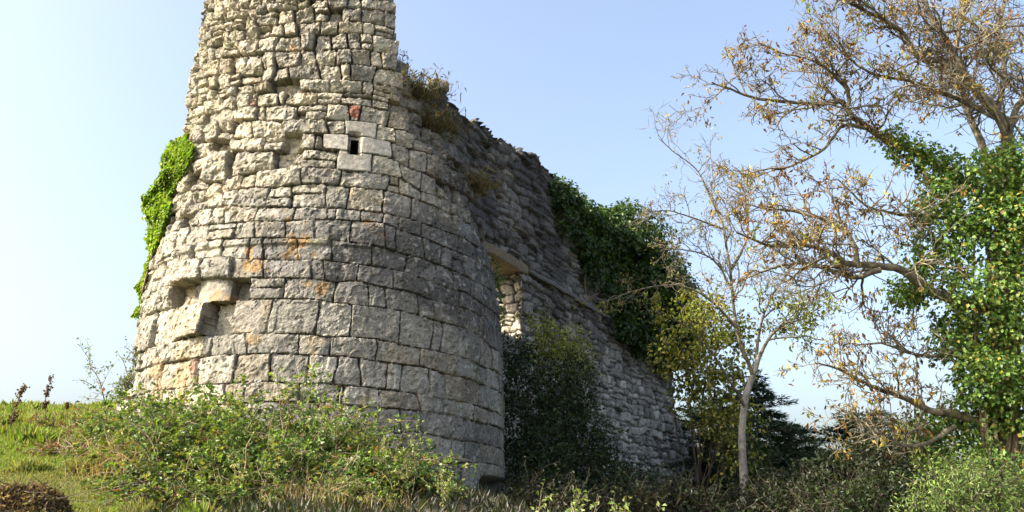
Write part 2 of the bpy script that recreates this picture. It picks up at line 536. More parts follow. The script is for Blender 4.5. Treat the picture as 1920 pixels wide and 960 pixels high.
def build_tower():
    root = empty("round_tower", (TC[0], TC[1], 2.2), "ruined round stone tower with a battered base and small slit window", "tower")
    K0 = len(HEADS)
    th = np.concatenate([np.arange(-104, -58, .30), np.arange(-58, 76, .235), np.arange(76, 104, .30), np.arange(104, 256.1, 2.0)])
    n = len(th)
    V = np.arange(1.75, 13.0, .0145)
    # beds over theta
    beds = []
    for b in BEDS:
        q = [tower_inv(*p) for p in b]
        q = sorted([p for p in q if p is not None and abs(p[0]) < 84])
        tx = np.array([p[0] for p in q]); tz = np.array([p[1] for p in q])
        beds.append(np.interp(th, tx, tz))
    low = [beds[0] - .46 * (i + 1) for i in range(4)][::-1]
    r2 = np.random.default_rng(5)
    hi = []
    z = beds[-1].copy()
    while z.mean() < 13.4:
        z = z + r2.uniform(.2, .36) + .03 * np.sin(np.radians(th) * 2 + r2.uniform(0, 6))
        hi.append(z.copy())
    B = low + beds + hi
    for i in range(1, len(B)):
        B[i] = np.maximum(B[i], B[i - 1] + .13)
    B = np.array(B)
    nlow = len(low)
    heads = []
    for k in range(len(B) - 1):
        kk = k - nlow + 1
        J = []
        if 0 <= kk < K0:
            ybed = BEDS[kk]
            for px in HEADS[kk]:
                py = np.interp(px, [p[0] for p in ybed], [p[1] for p in ybed]) + 18
                q = tower_inv(px, py)
                if q is not None and abs(q[0]) < 80: J.append(q[0])
            J = sorted(J)
        w = .55 if kk < 9 else (.40 if kk < K0 else .34)
        if not J:
            J = [r2.uniform(-10, 0)]
        while J[-1] < 258: J.append(J[-1] + math.degrees(w * r2.uniform(.6, 1.4) / 3.0))
        while J[0] > -108: J.insert(0, J[0] - math.degrees(w * r2.uniform(.6, 1.4) / 3.0))
        heads.append(np.array(J))
    Rz = tower_r(V)[:, None]
    dx_, dy_ = tower_dir(th)
    X3 = TC[0] + Rz * dx_[None, :]; Y3 = TC[1] + Rz * dy_[None, :]; Z3 = np.broadcast_to(V[:, None], X3.shape)
    colR = np.broadcast_to(np.radians(1.0) * Rz, X3.shape)
    TG = np.broadcast_to(th[None, :], X3.shape)

    def spl(k):
        kk = k - nlow + 1
        return 0.02 if kk < 8 else (.08 if kk < 14 else (.18 if kk < 19 else .22))
    m = masonry(th, V, colR, B, heads, dict(pos=(X3, Y3, Z3), warp=.042, slant=.45, split=spl, round=.010 + .03 * ss(5.4, 7.0, Z3) + .025 * ss(-15, -60, TG),
        nosplit=lambda k, ca_: (k - nlow + 1 in (14, 15, 16)) & (ca_ > -4) & (ca_ < 16)), 11)
    e, sid, lx, ly, k = m["e"], m["sid"], m["lx"], m["ly"], m["k"] - nlow + 1
    ca, cv = m["ca"], m["cv"]
    # how ruinous: 0 tight ashlar below right, 1 rubble above left
    rough = np.clip(.16 + .42 * ss(5.6, 7.6, Z3) * ss(20, -30, TG) + .38 * ss(-18, -55, TG) + .10 * ss(6.0, 7.5, Z3) + .22 * ss(8.3, 9.6, Z3) * ss(15, -15, TG), 0, .85)
    rough = np.maximum(rough, .85 * ss(20, 38, TG) * ss(6.1, 7.1, Z3))
    f1 = fbm(X3, Y3, Z3, 5.0, 4, 31); f2 = fbm(X3, Y3, Z3, 16.0, 3, 47); f3 = fbm(X3, Y3, Z3, 34.0, 2, 53)
    rid = 1 - np.abs(fbm(X3, Y3, Z3, 3.6, 4, 77)) * 2
    ex = np.clip(e + (.016 * f2 + .012 * f3) * (.6 + .6 * rough), 0, 1)
    jw = .012 + .016 * rough
    h = (H(sid, 1, 3) - .5) * (.020 + .060 * rough)
    h = h + (H(sid, 2, 3) - .5) * lx * (.03 + .11 * rough) + (H(sid, 3, 3) - .45) * ly * (.03 + .12 * rough)
    h = h + (.009 + .052 * rough) * f1 + (.006 + .023 * rough) * f2 + rough * .05 * (rid - .6)
    h = h - (.005 + .020 * rough) * np.exp(-ex / (.008 + .014 * rough))
    mort = ss(.0, .35, fbm(X3, Y3, Z3, 1.7, 3, 113))  # where the mortar is still flush
    h = h - (.045 + .03 * rough) * (1 - .75 * mort) * (1 - ss(0, 1, ex / jw))
    # broken corners and flaked faces: each stone is cut by a few random planes
    for q in range(3):
        an = H(sid, 20 + q, 3) * 2 * math.pi
        dist = (.18 + .40 * H(sid, 30 + q, 3))
        pl = np.clip(lx * np.cos(an) + ly * np.sin(an) - dist + .10 * f2, 0, 1)
        h = h - pl * (.05 + .16 * rough) * H(sid, 40 + q, 3)
    step = ss(-.02, .05, fbm(X3, Y3, Z3, 3.1, 3, 131) + (H(sid, 50, 3) - .5) * .5)
    h = h - .028 * rough * step - .010 * (1 - rough) * step
    pit = ss(.30, .42, fbm(X3, Y3, Z3, 13.0, 3, 137))
    h = h - pit * (.010 + .03 * rough) + (.004 + .008 * rough) * f3
    chip = ss(.18, .42, fbm(X3, Y3, Z3, 7.0, 3, 149)) * np.exp(-e / .05)
    h = h - chip * (.035 + .02 * rough)
    # lost facing stones
    lost = (H(sid, 7, 3) < .07 * (rough > .55)) & (k > 9) & (k < 40)
    h = np.where(lost, h * .4 - .17 + .05 * f1, h)

    def patch(px0, px1, kk):
        q0, q1 = None, None
        ybed = BEDS[kk]
        py = np.interp((px0 + px1) / 2, [p[0] for p in ybed], [p[1] for p in ybed]) + 18
        q = tower_inv((px0 + px1) / 2, py)
        return (k == kk) & (np.abs(ca - q[0]) < 2.6) if q else (k == 99)
    bump = lambda mk, dh: np.where(mk, h + dh, h)
    # the tilted, thrust out block and the holes about it
    blk = patch(318, 387, 6); h = np.where(blk, h + .03 + .13 * lx - .03 * ly, h)
    h = bump(patch(387, 439, 6), -.20)
    h = bump(patch(288, 318, 6), -.06)
    q0 = patch(366, 430, 7); h = np.where(q0, .10 * np.sqrt(np.clip(1 - (2 * lx) ** 2 * .9, 0, 1)) - .13 + .02 * f1, h)
    h = bump(patch(430, 467, 7), -.26)
    h = bump(patch(318, 366, 7), -.20)
    h = bump(patch(325, 380, 8), .09); h = bump(patch(380, 436, 8), .08)
    h = bump(patch(405, 440, 17), -.0) ; h = bump(patch(387, 410, 15), -.22); h = bump(patch(410, 428, 15), -.16)
    h = bump(patch(385, 428, 14), .04); h = bump(patch(513, 564, 14), -.12)
    h = bump(patch(428, 438, 14), -.15); h = bump(patch(380, 405, 17), .10); h = bump(patch(440, 480, 17), .06)
    # hollow at the far left foot and the ledge under it
    hol = ss(-66, -72, TG) * ss(3.65, 3.8, Z3) * ss(4.35, 4.2, Z3)
    h = h - .35 * hol + .10 * ss(-66, -70, TG) * ss(3.6, 3.5, Z3)
    # broken bottom right corner
    h = h - .28 * ss(50, 56, TG) * ss(2.35, 2.2, Z3)
    # overhanging ledge of the older lower drum
    h = h + .035 * ss(5.62, 5.66, Z3) * ss(6.3, 5.9, Z3) * ss(40, 0, TG)

    # dressed window stones
    jam = (k == 15) & (ca > 2.0) & (ca < 13.5)
    qc = tower_inv(665, 274)
    qL, qR, qT, qB = tower_inv(606, 270), tower_inv(733, 275), tower_inv(648, 228), tower_inv(640, 317)
    thc, zc = qc
    wl = (k == 15) & (TG > qL[0]) & (TG < qR[0])
    lin = (k == 16) & (ca > tower_inv(650, 240)[0]) & (ca < tower_inv(704, 240)[0])
    sil = (k == 14) & (ca > tower_inv(640, 300)[0]) & (ca < tower_inv(696, 300)[0])
    dres = wl | lin | sil
    h_flat = -.018 * (1 - ss(0, .02, e)) - .03 * (1 - ss(0, .008, e)) + .006 * f1 + .012
    h = np.where(dres, h_flat, h)
    um = (TG - thc) * colR
    za, zb = zc - .15, zc + .14
    cham = (np.abs(um) < .115) & (Z3 > za - .0) & (Z3 < zb + .13)
    splay = np.clip((.115 - np.abs(um)) / .06, 0, 1) * np.clip((zb + .13 - Z3) / .10, 0, 1)
    h = np.where(dres & cham, h - .09 * splay, h)
    slit = (np.abs(um) < .055) & (Z3 > za) & (Z3 < zb)
    h = np.where(slit, -.42, h)

    # ragged top: stones above the cut are gone; between the two cuts the facing is gone
    cut_t = [-110, -20, 11, 15.5, 18.5, 22, 30, 44, 54, 64, 74, 86, 110, 150, 200, 256]
    cut_z = [12.4, 12.4, 12.4, 11.2, 9.55, 8.95, 8.5, 7.95, 7.6, 7.2, 6.75, 6.4, 6.3, 6.8, 8.6, 12.4]
    cutc = np.interp(ca, cut_t, cut_z) + (H(sid, 8, 3) - .5) * .25
    gone = cv > cutc
    top_i = np.where(gone.any(0), gone.argmax(0), len(V) - 75)
    top_i = np.minimum(top_i, len(V) - 75)
    core = cv > (cutc - .75 - .6 * H(sid, 9, 3))
    h = np.where(core & (TG > 12) & (TG < 200), h - .10 - .10 * H(sid, 10, 3), h)
    zt = V[top_i][None, :]
    rt = np.arange(len(V))[:, None] > top_i[None, :]
    exc = np.clip(Z3 - zt, 0, .85)
    hr = np.take_along_axis(h, top_i[None, :], 0)
    nz = .10 * fbm(X3, Y3, Z3, 4, 3, 91)
    Rr = np.where(rt, Rz + hr - exc * 1.25, Rz + h)
    ZZ = np.where(rt, zt + nz * np.clip(exc * 3, 0, 1) + .12 * np.sin(np.clip(exc, 0, .85) * 2.5), Z3)
    P = np.stack([TC[0] + Rr * dx_[None, :], TC[1] + Rr * dy_[None, :], ZZ], -1)

    # ---- colours of the stones themselves, then lichen and rust
    cream = np.array([.47, .42, .31]); grey = np.array([.36, .34, .285]); tan = np.array([.43, .345, .215]); dark = np.array([.085, .082, .076])
    t1 = H(sid, 11, 3)[..., None]; t2 = H(sid, 12, 3)[..., None]
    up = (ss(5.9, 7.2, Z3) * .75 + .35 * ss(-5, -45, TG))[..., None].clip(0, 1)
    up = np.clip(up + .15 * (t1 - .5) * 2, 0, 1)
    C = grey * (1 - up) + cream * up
    C = np.where(t2 > .86, C * .55 + tan * .45, C)
    C = np.where(t2 < .10, C * .7 + dark * .3, C)
    C = C * (.72 + .52 * t1)
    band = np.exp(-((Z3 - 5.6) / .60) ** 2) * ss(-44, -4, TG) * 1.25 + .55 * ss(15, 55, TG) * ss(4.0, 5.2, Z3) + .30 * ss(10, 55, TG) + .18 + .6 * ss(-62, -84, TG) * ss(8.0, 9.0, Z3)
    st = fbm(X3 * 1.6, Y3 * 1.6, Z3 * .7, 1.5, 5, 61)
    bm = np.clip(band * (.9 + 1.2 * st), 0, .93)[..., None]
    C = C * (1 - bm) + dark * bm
    st2 = fbm(X3 * 2.2, Y3 * 2.2, Z3 * 1.1, 2.0, 5, 67)
    b2 = (ss(-.05, .35, st2) * (.55 + .25 * ss(-10, 30, TG)))[..., None]
    C = C * (1 - b2) + (.62 * C + .38 * np.array([.15, .145, .135])) * b2
    sp = (ss(.22, .4, fbm(X3, Y3, Z3, 9, 4, 69)) * .5)[..., None]
    C = C * (1 - sp) + np.array([.15, .14, .12]) * sp
    sp = (ss(.3, .42, fbm(X3, Y3, Z3, 11, 3, 59)) * .45)[..., None]
    C = C * (1 - sp) + np.array([.50, .48, .42]) * sp
    gm = np.clip(.5 * ss(.12, .5, fbm(X3, Y3, Z3, 2.6, 4, 71)) , 0, 1)[..., None]
    C = C * (1 - gm) + np.array([.25, .235, .215]) * gm
    # moss green on the right flank
    ms = (ss(25, 55, TG) * ss(.1, .5, fbm(X3, Y3, Z3 * .8, 1.1, 4, 83)) * .55 * ss(6.6, 5.5, Z3))[..., None]
    C = C * (1 - ms) + np.array([.16, .16, .06]) * ms
    og = np.zeros(Z3.shape)
    for px, py, rr, am in [(560, 452, .30, 1.), (540, 470, .2, .8), (478, 492, .22, 1.), (470, 470, .2, .7), (600, 540, .16, .9), (580, 535, .14, .7), (700, 430, .25, .8), (712, 405, .2, .6), (540, 400, .25, .5), (590, 470, .2, .5), (683, 455, .12, .6), (548, 90, .14, .8)]:
        q = tower_inv(px, py)
        d = np.hypot((TG - q[0]) * colR, Z3 - q[1])
        og = np.maximum(og, am * np.exp(-(d / rr) ** 2))
    og = ss(.42, .68, og * .75 + .85 * fbm(X3, Y3, Z3, 9, 5, 97, .65) * (og > .08))[..., None] * .75
    C = C * (1 - og) + np.array([.29, .175, .06]) * og
    ru = np.zeros(Z3.shape)
    for px, py, rr in [(300, 720, .35), (340, 700, .35), (330, 745, .4), (380, 760, .3), (480, 640, .2), (395, 555, .16), (425, 560, .12), (330, 555, .3), (300, 690, .3), (590, 650, .2), (680, 745, .16)]:
        q = tower_inv(px, py)
        if q is None: continue
        d = np.hypot((TG - q[0]) * colR, Z3 - q[1])
        ru = np.maximum(ru, np.exp(-(d / rr) ** 2))
    ru = ss(.35, .9, ru * .85 + .7 * fbm(X3, Y3, Z3, 5, 5, 99, .6) * (ru > .05))[..., None] * .5
    C = C * (1 - ru) + np.array([.42, .27, .10]) * ru
    for px, py, w_, z_ in [(667, 209, .09, .12), (471, 189, .05, .09), (361, 686, .06, .13)]:
        q = tower_inv(px, py)
        mk = ((np.abs(TG - q[0]) * colR < w_) & (np.abs(Z3 - q[1]) < z_) & (ex > .012))[..., None]
        C = np.where(mk, (np.array([.26, .105, .07]) if px == 667 else np.array([.25, .16, .115])) * (1 + .5 * f2[..., None]), C)
    C = np.where(dres[..., None], np.array([.38, .355, .30]) * (.82 + .34 * t1) * (1 + .35 * f1 + .25 * f2)[..., None], C)
    jd = ((1 - ss(0, 1, ex / (jw * 1.1))) * (.9 - .35 * mort))[..., None]
    C = C * (1 - jd) + (np.array([.09, .08, .062]) * (1 - mort[..., None]) + np.array([.24, .21, .16]) * mort[..., None]) * jd
    slit_shade = (np.abs(um) < .068) & (Z3 > za - .012) & (Z3 < zb + .012)
    C = np.where(slit_shade[..., None], np.array([.02, .02, .018]), C)  # darkness inside the slit painted onto its back and edges
    tpc = np.clip(exc * 6, 0, 1)[..., None]
    C = C * (1 - tpc) + (np.array([.24, .22, .18]) * (1 + .6 * nz[..., None])) * tpc

    nr, nc = P.shape[:2]
    i, j = np.meshgrid(np.arange(nr - 1), np.arange(nc - 1), indexing="ij")
    Q = np.stack([i * nc + j, i * nc + j + 1, (i + 1) * nc + j + 1, (i + 1) * nc + j], -1).reshape(-1, 4)
    dead = (exc >= .85).reshape(-1)
    Q = Q[~dead[Q].all(1)]
    V3 = P.reshape(-1, 3); C3 = C.reshape(-1, 3)
    dm = dres.reshape(-1)[Q].all(1)

    def sub(name, q):
        u, inv = np.unique(q, return_inverse=True)
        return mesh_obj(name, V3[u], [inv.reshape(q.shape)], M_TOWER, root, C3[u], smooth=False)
    body = sub("masonry", Q[~dm])
    so = sub("window_surround", Q[dm])
    so["label"] = "pale dressed stones framing the narrow slit window"
    # inner face of the tower shell
    ti = np.arange(-104, 257, 4.0)
    zt_i = np.interp(ti, th, V[top_i]) + .1
    ddx, ddy = tower_dir(ti)
    rin = 1.85
    Vi = np.concatenate([np.stack([TC[0] + rin * ddx, TC[1] + rin * ddy, zt_i * 0 + 1.6], 1), np.stack([TC[0] + rin * ddx, TC[1] + rin * ddy, zt_i], 1)])
    a = np.arange(len(ti) - 1)
    qi = np.stack([a + 1, a, a + len(ti), a + len(ti) + 1], 1)
    mesh_obj("inner_lining", Vi, [qi], M_WALL, root, np.full((len(Vi), 3), .22))
    return root


build_tower()

# ------------------------------------------------------------------ the curtain wall behind it
WN = np.array([.894, -.448, 0.]); WD = np.array([.448, .894, 0.]); WC = -9.0
WN /= np.linalg.norm(WN); WD /= np.linalg.norm(WD)


def wall_pt(s, z, off=0.0):
    return WN * (WC + off) + WD * s + np.array([0, 0, 1.]) * z


def wall_inv(px, py):
    d = ray(px, py)
    t = WC / (d @ WN)
    p = d * t
    return p @ WD, p[2] + EYE


def random_courses(A, z0, z1, cmin, cmax, wmin, wmax, seed, wob=.04):
    r2 = np.random.default_rng(seed)
    B = [np.full(len(A), z0) - .4]
    while B[-1].mean() < z1 + .3:
        f = (B[-1].mean() - z0) / (z1 - z0)
        B.append(B[-1] + r2.uniform(cmin, cmax) * (1.25 - .5 * f) + wob * np.interp(A, np.linspace(A[0], A[-1], 12), r2.uniform(-.5, .5, 12)))
    B = np.array(B)
    for i in range(1, len(B)): B[i] = np.maximum(B[i], B[i - 1] + .06)
    heads = []
    for k in range(len(B) - 1):
        J = [A[0] - 1]
        while J[-1] < A[-1] + 1: J.append(J[-1] + r2.uniform(wmin, wmax))
        heads.append(np.array(J))
    return B, heads


def planar(S, V, origin, ud, nd, seed, rough, colfn, prm, topf=None, thick=1.2, hole=None):
    """a heightfield of stones on a vertical plane -> V3, Q, C3"""
    B, heads = random_courses(S, V[0], V[-1], *prm, seed)
    X3 = origin[0] + ud[0] * S[None, :] + 0 * V[:, None]
    Y3 = origin[1] + ud[1] * S[None, :] + 0 * V[:, None]
    Z3 = origin[2] + V[:, None] + 0 * S[None, :]
    m = masonry(S, V, 1.0, B, heads, dict(pos=(X3, Y3, Z3), warp=.12, slant=.9, split=lambda k: .35, round=.05), seed)
    e, sid, lx, ly = m["e"], m["sid"], m["lx"], m["ly"]
    f1 = fbm(X3, Y3, Z3, 4.5, 4, seed + 31)
    h = (H(sid, 1, seed) - .5) * .10 * rough + (H(sid, 2, seed) - .5) * lx * .12 * rough + (H(sid, 3, seed) - .5) * ly * .12 * rough + .035 * rough * f1
    h = h - .03 * np.exp(-e / .03) - .05 * (1 - ss(0, .03, e)) + .04 * rough * fbm(X3, Y3, Z3, 14, 3, seed + 41)
    h = np.where(H(sid, 7, seed) < .05, h - .10, h)
    C = colfn(X3, Y3, Z3, sid, seed, S, V)
    jd = ((1 - ss(0, .035, e)) * .8)[..., None]
    C = C * (1 - jd) + np.array([.05, .045, .04]) * jd
    if topf is not None:
        cut = topf(m["ca"]) + (H(sid, 8, seed) - .5) * .3
        gone = m["cv"] > cut
        top_i = np.where(gone.any(0), gone.argmax(0), len(V) - 2)
        top_i = np.clip(top_i, 1, len(V) - 2)
        zt = V[top_i][None, :]
        rt = np.arange(len(V))[:, None] > top_i[None, :]
        exc = np.where(rt, np.clip((V[:, None] - zt) * 2.0, 0, thick), 0)
        hr = np.take_along_axis(h, top_i[None, :], 0)
        h = np.where(rt, hr - exc, h)
        nz = .16 * fbm(X3, Y3, Z3, 2.5, 3, seed + 5)
        Z3 = np.where(rt, origin[2] + zt + nz * np.clip(exc * 3, 0, 1), Z3)
        dead = (exc >= thick).reshape(-1)
    else:
        dead = np.zeros(h.size, bool)
    P = np.stack([X3 + nd[0] * h, Y3 + nd[1] * h, Z3], -1)
    nr, nc = h.shape
    i, j = np.meshgrid(np.arange(nr - 1), np.arange(nc - 1), indexing="ij")
    Q = np.stack([i * nc + j, i * nc + j + 1, (i + 1) * nc + j + 1, (i + 1) * nc + j], -1).reshape(-1, 4)
    keep = ~dead[Q].all(1)
    if hole is not None:
        Sg = np.broadcast_to(S[None, :], h.shape).reshape(-1); Vg = np.broadcast_to(V[:, None], h.shape).reshape(-1)
        inh = hole(Sg, Vg)
        keep &= ~inh[Q].all(1)
    Q = Q[keep]
    V3, C3 = P.reshape(-1, 3), C.reshape(-1, 3)
    u, inv = np.unique(Q, return_inverse=True)
    return V3[u], inv.reshape(Q.shape), C3[u]


def wall_cols(X3, Y3, Z3, sid, seed, S, V):
    t1 = H(sid, 11, seed)[..., None]; t2 = H(sid, 12, seed)[..., None]
    C = np.array([.215, .20, .17]) * (.5 + 1.0 * t1)
    C = np.where(t2 > .94, np.array([.36, .33, .27]), C)
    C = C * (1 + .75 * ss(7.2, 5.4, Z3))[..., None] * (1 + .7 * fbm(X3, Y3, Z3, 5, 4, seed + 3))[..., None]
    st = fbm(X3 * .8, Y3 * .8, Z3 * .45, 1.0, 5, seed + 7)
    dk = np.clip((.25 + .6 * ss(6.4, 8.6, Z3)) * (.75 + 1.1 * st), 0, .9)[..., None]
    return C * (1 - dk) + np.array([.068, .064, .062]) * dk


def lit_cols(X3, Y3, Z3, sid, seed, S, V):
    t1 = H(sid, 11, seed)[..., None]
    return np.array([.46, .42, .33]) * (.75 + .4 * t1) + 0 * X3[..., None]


OPEN = (16.3, 18.45, 5.85, 7.62)


def build_wall():
    root = empty("curtain_wall", wall_pt(24, 2.4), "long dark ruined curtain wall running back from the tower, crumbling at its far end", "wall")
    S = np.concatenate([np.arange(12.0, 24, .03), np.arange(24, 38.6, .04)])
    V = np.arange(1.6, 12.4, .034)

    def topf(s):
        base = np.interp(s, [12, 13, 14.2, 14.6, 15.5, 17, 18.0, 18.4, 19.6, 20.2, 22, 24, 27, 30, 30.6, 31.2, 32.2, 34, 36, 38, 39],
                         [10.0, 10.3, 10.55, 10.9, 10.7, 10.75, 11.05, 10.9, 11.0, 10.8, 10.75, 10.6, 10.6, 10.5, 9.6, 7.4, 4.9, 4.0, 3.2, 2.6, 2.2])
        return base + .18 * vnoise(s * 1.7, s * 0, s * 0, 8)

    def hole(s, v):
        w = .05 * vnoise(s * 5, v * 5, s * 0, 3)
        main = (s > OPEN[0] + w) & (s < OPEN[1] + w) & (v > OPEN[2]) & (v < OPEN[3])
        return main
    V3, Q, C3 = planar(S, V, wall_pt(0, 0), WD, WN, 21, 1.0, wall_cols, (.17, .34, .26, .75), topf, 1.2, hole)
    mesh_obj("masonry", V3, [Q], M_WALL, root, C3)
    # back face
    sb = np.arange(12.0, 38.7, .3)
    zb = topf(sb) - .05
    Vb = np.concatenate([np.stack([wall_pt(s, 1.6, -1.2) for s in sb]), np.stack([wall_pt(s, OPEN[2], -1.2) for s in sb]), np.stack([wall_pt(s, OPEN[3], -1.2) for s in sb]), np.stack([wall_pt(s, max(z, 1.7), -1.2) for s, z in zip(sb, zb)])])
    n = len(sb); a = np.arange(n - 1)
    fb = []
    for r_ in range(3):
        for q in a:
            if r_ == 1 and sb[q] >= OPEN[0] - .1 and sb[q + 1] <= OPEN[1] + .3: continue
            if r_ > 0 and min(zb[q], zb[q + 1]) < OPEN[3]:
                continue
            fb.append((r_ * n + q, r_ * n + q + 1, (r_ + 1) * n + q + 1, (r_ + 1) * n + q))
    mesh_obj("back_face", Vb, [np.array(fb)], M_WALL, root, np.full((len(Vb), 3), .2), smooth=False)
    # far end
    # reveals of the opening: sunlit jamb, the other jamb, sill and lintel
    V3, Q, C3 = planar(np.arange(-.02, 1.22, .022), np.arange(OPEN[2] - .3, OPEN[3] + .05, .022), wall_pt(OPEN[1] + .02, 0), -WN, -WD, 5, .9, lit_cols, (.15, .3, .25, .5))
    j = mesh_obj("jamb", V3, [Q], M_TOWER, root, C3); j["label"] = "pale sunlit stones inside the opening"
    V3, Q, C3 = planar(np.arange(-.02, 1.22, .05), np.arange(OPEN[2] - .3, OPEN[3] + .05, .05), wall_pt(OPEN[0] - .02, 0), -WN, WD, 6, .9, wall_cols, (.15, .3, .25, .5))
    mesh_obj("jamb", V3, [Q], M_WALL, root, C3)

    def slab(name, s0, s1, z0, z1, o0, o1, c, mat=M_WALL, seed=1, n=(40, 8, 12)):
        """a weathered stone bar: a subdivided box with worn edges"""
        r2 = np.random.default_rng(seed)
        us = np.linspace(s0, s1, n[0])
        prof = [(o0, z0), (o1 - .02, z0), (o1, z0 + .03), (o1, z1 - .04), (o1 - .04, z1), (o0, z1)]
        VV = []
        for u in us:
            for (o_, z_) in prof:
                d = .03 * fbm(np.array([u * 3]), np.array([z_ * 3]), np.array([o_ * 3]), 1, 3, seed)[0]
                VV.append(wall_pt(u, z_ + d, o_ + d))
        k = len(prof); F_ = []
        for q in range(n[0] - 1):
            for p in range(k):
                F_.append((q * k + p, (q + 1) * k + p, (q + 1) * k + (p + 1) % k, q * k + (p + 1) % k))
        mesh_obj(name, VV, [np.array(F_), np.array([list(range(k))[::-1]]), np.array([[(n[0] - 1) * k + p for p in range(k)]])], mat, root, np.tile(np.array([c]), (len(VV), 1)), smooth=False)
    slab("lintel", OPEN[0] - .4, OPEN[1] + .35, OPEN[3] - .02, OPEN[3] + .24, -1.15, .05, (.22, .17, .11), seed=3)
    slab("ledge", OPEN[1] + .36, 24.6, 7.66, 7.80, -.2, .10, (.17, .16, .14), seed=4, n=(80, 8, 8))
    slab("sill", OPEN[0] - .1, OPEN[1] + .1, OPEN[2] - .2, OPEN[2] + .02, -1.17, .0, (.3, .27, .22), seed=6)
    return root


build_wall()


# ------------------------------------------------------------------ loose stones on the broken tops
def loose_stone(p, size, label, seed):
    r2 = np.random.default_rng(seed)
    u, v = np.meshgrid(np.linspace(0, 2 * math.pi, 17)[:-1], np.linspace(0, math.pi, 11))
    d = np.stack([np.cos(u) * np.sin(v), np.sin(u) * np.sin(v), np.cos(v)], -1)
    d = np.sign(d) * np.abs(d) ** .6
    f = 1 + .3 * fbm(d[..., 0], d[..., 1], d[..., 2], 1.4, 3, seed)
    V = p + d * f[..., None] * np.asarray(size) * .5 + np.array([0, 0, size[2] * .42])
    nr, nc = u.shape
    Q = [(i * nc + j, i * nc + (j + 1) % nc, (i + 1) * nc + (j + 1) % nc, (i + 1) * nc + j) for i in range(nr - 1) for j in range(nc)]
    V = V.reshape(-1, 3)
    o = mesh_obj("loose_stone", V - p, [np.array(Q)[:, ::-1]], M_WALL, None, np.tile([[.23, .21, .18]], (len(V), 1)))
    o.location = p
    return tag(o, label, "stone", "loose stones on the broken masonry")


s_, z_ = wall_inv(763, 166)
loose_stone(wall_pt(s_, 10.32, -.3), (.22, .2, .26), "small upright loose stone on the broken top beside the bare tuft", 3)
s_, z_ = wall_inv(838, 212)
loose_stone(wall_pt(s_, 10.86, -.15), (.35, .3, .3), "rounded loose stone on the wall top right of the dry grass", 4)
s_, z_ = wall_inv(822, 206)
loose_stone(wall_pt(s_, 10.78, -.15), (.3, .25, .24), "low loose stone next to the rounded one on the wall top", 5)

# ================================================================== plants
GREEN = [(.09, .15, .033), (.135, .20, .042), (.05, .09, .024), (.20, .25, .055), (.25, .23, .07), (.20, .10, .045)]


def tubes_part(T, name, mat, root):
    return T.build(name, mat, root) if T.n else None


def canes_bush(name, c, rx, ry, hgt, ncane, label, cat, group, cols, wts, leaf=.05, mat=None, stem=None, arch=1.0, dens=.035, tri=True, seed=0, dead=40):
    """a thicket of arching stems with leaves set along them"""
    global rng
    keep_rng, rng = rng, np.random.default_rng(seed + 100)
    c = np.asarray(c, float)
    root = empty(name, (c[0], c[1], float(ground_z(c[0], c[1]))), label, cat, group)
    LV, TB = Leaves(), Tubes()
    for i in range(ncane):
        a = rng.uniform(0, 2 * math.pi); q = math.sqrt(rng.uniform(0, 1))
        x, y = c[0] + rx * q * math.cos(a), c[1] + ry * q * math.sin(a)
        rel = np.array([x - TC[0], y - TC[1]])
        if np.hypot(*rel) < 3.3: continue
        z = float(ground_z(x, y)) - .03
        L = hgt * rng.uniform(.8, 1.6) * (1.15 - .45 * q)
        out = np.array([math.cos(a) * q + rng.normal(0, .35), math.sin(a) * q + rng.normal(0, .35), 0])
        d = unit(np.array([0, 0, 1.0]) + out * .55)
        n = 14
        pts = [np.array([x, y, z])]
        for k in range(n):
            d = unit(d + out * .09 * arch + np.array([0, 0, -.115 * arch]) + rng.normal(0, .09, 3))
            pts.append(pts[-1] + d * L / n)
        pts = np.array(pts)
        rr = np.hypot(pts[:, 0] - TC[0], pts[:, 1] - TC[1])
        pts = pts[: max(3, int((rr < 3.32).argmax()) if (rr < 3.32).any() else len(pts))]
        TB.add(pts, .008, .003, 4)
        m = int(L / dens)
        t = np.sort(rng.uniform(.12, 1, m)) * (len(pts) - 1)
        i0 = np.minimum(t.astype(int), len(pts) - 2); fr = (t - i0)[:, None]
        P = pts[i0] * (1 - fr) + pts[i0 + 1] * fr
        tan = unit(pts[i0 + 1] - pts[i0])
        side = unit(np.cross(tan, rnd(m)))
        D0 = unit(side + .35 * tan + np.array([0, 0, .25]))
        pet = leaf * rng.uniform(.6, 1.6, (m, 1))
        ctr = P + D0 * pet
        cl = palette(m, cols, wts, .22)
        sz = leaf * rng.uniform(.65, 1.35, m)
        N = unit(np.array([0, 0, 1.0]) + rnd(m, .55) + np.array([-.25, -.25, 0]))
        if tri:
            for ang in (-1.15, 0, 1.15):
                S = unit(np.cross(D0, N))
                D = D0 * math.cos(ang) + S * math.sin(ang) + rnd(m, .15)
                LV.add(ctr, D, unit(N + rnd(m, .25)), sz, .72, cl)
        else:
            LV.add(P, D0 + rnd(m, .3), N, sz, .6, cl)
    if dead:
        TD = Tubes()
        for i in range(dead):
            a = rng.uniform(0, 2 * math.pi); q = math.sqrt(rng.uniform(.1, 1))
            x, y = c[0] + rx * q * math.cos(a), c[1] + ry * q * math.sin(a)
            if np.hypot(x - TC[0], y - TC[1]) < 3.35: continue
            p = sprout((x, y, float(ground_z(x, y))), unit(rng.normal(0, .5, 3) + np.array([0, -.2, 1.0])), hgt * rng.uniform(.6, 1.2), 9, .16, -.05)
            TD.add(p, .006, .002, 4)
        if TD.n: TD.build("dry_stem", M_DRYSTEM, root)["kind"] = "stuff"
    TB.build("stem", stem or M_TWIG, root)["kind"] = "stuff"
    LV.build("foliage", mat or M_LEAF, root)
    rng = keep_rng
    return root


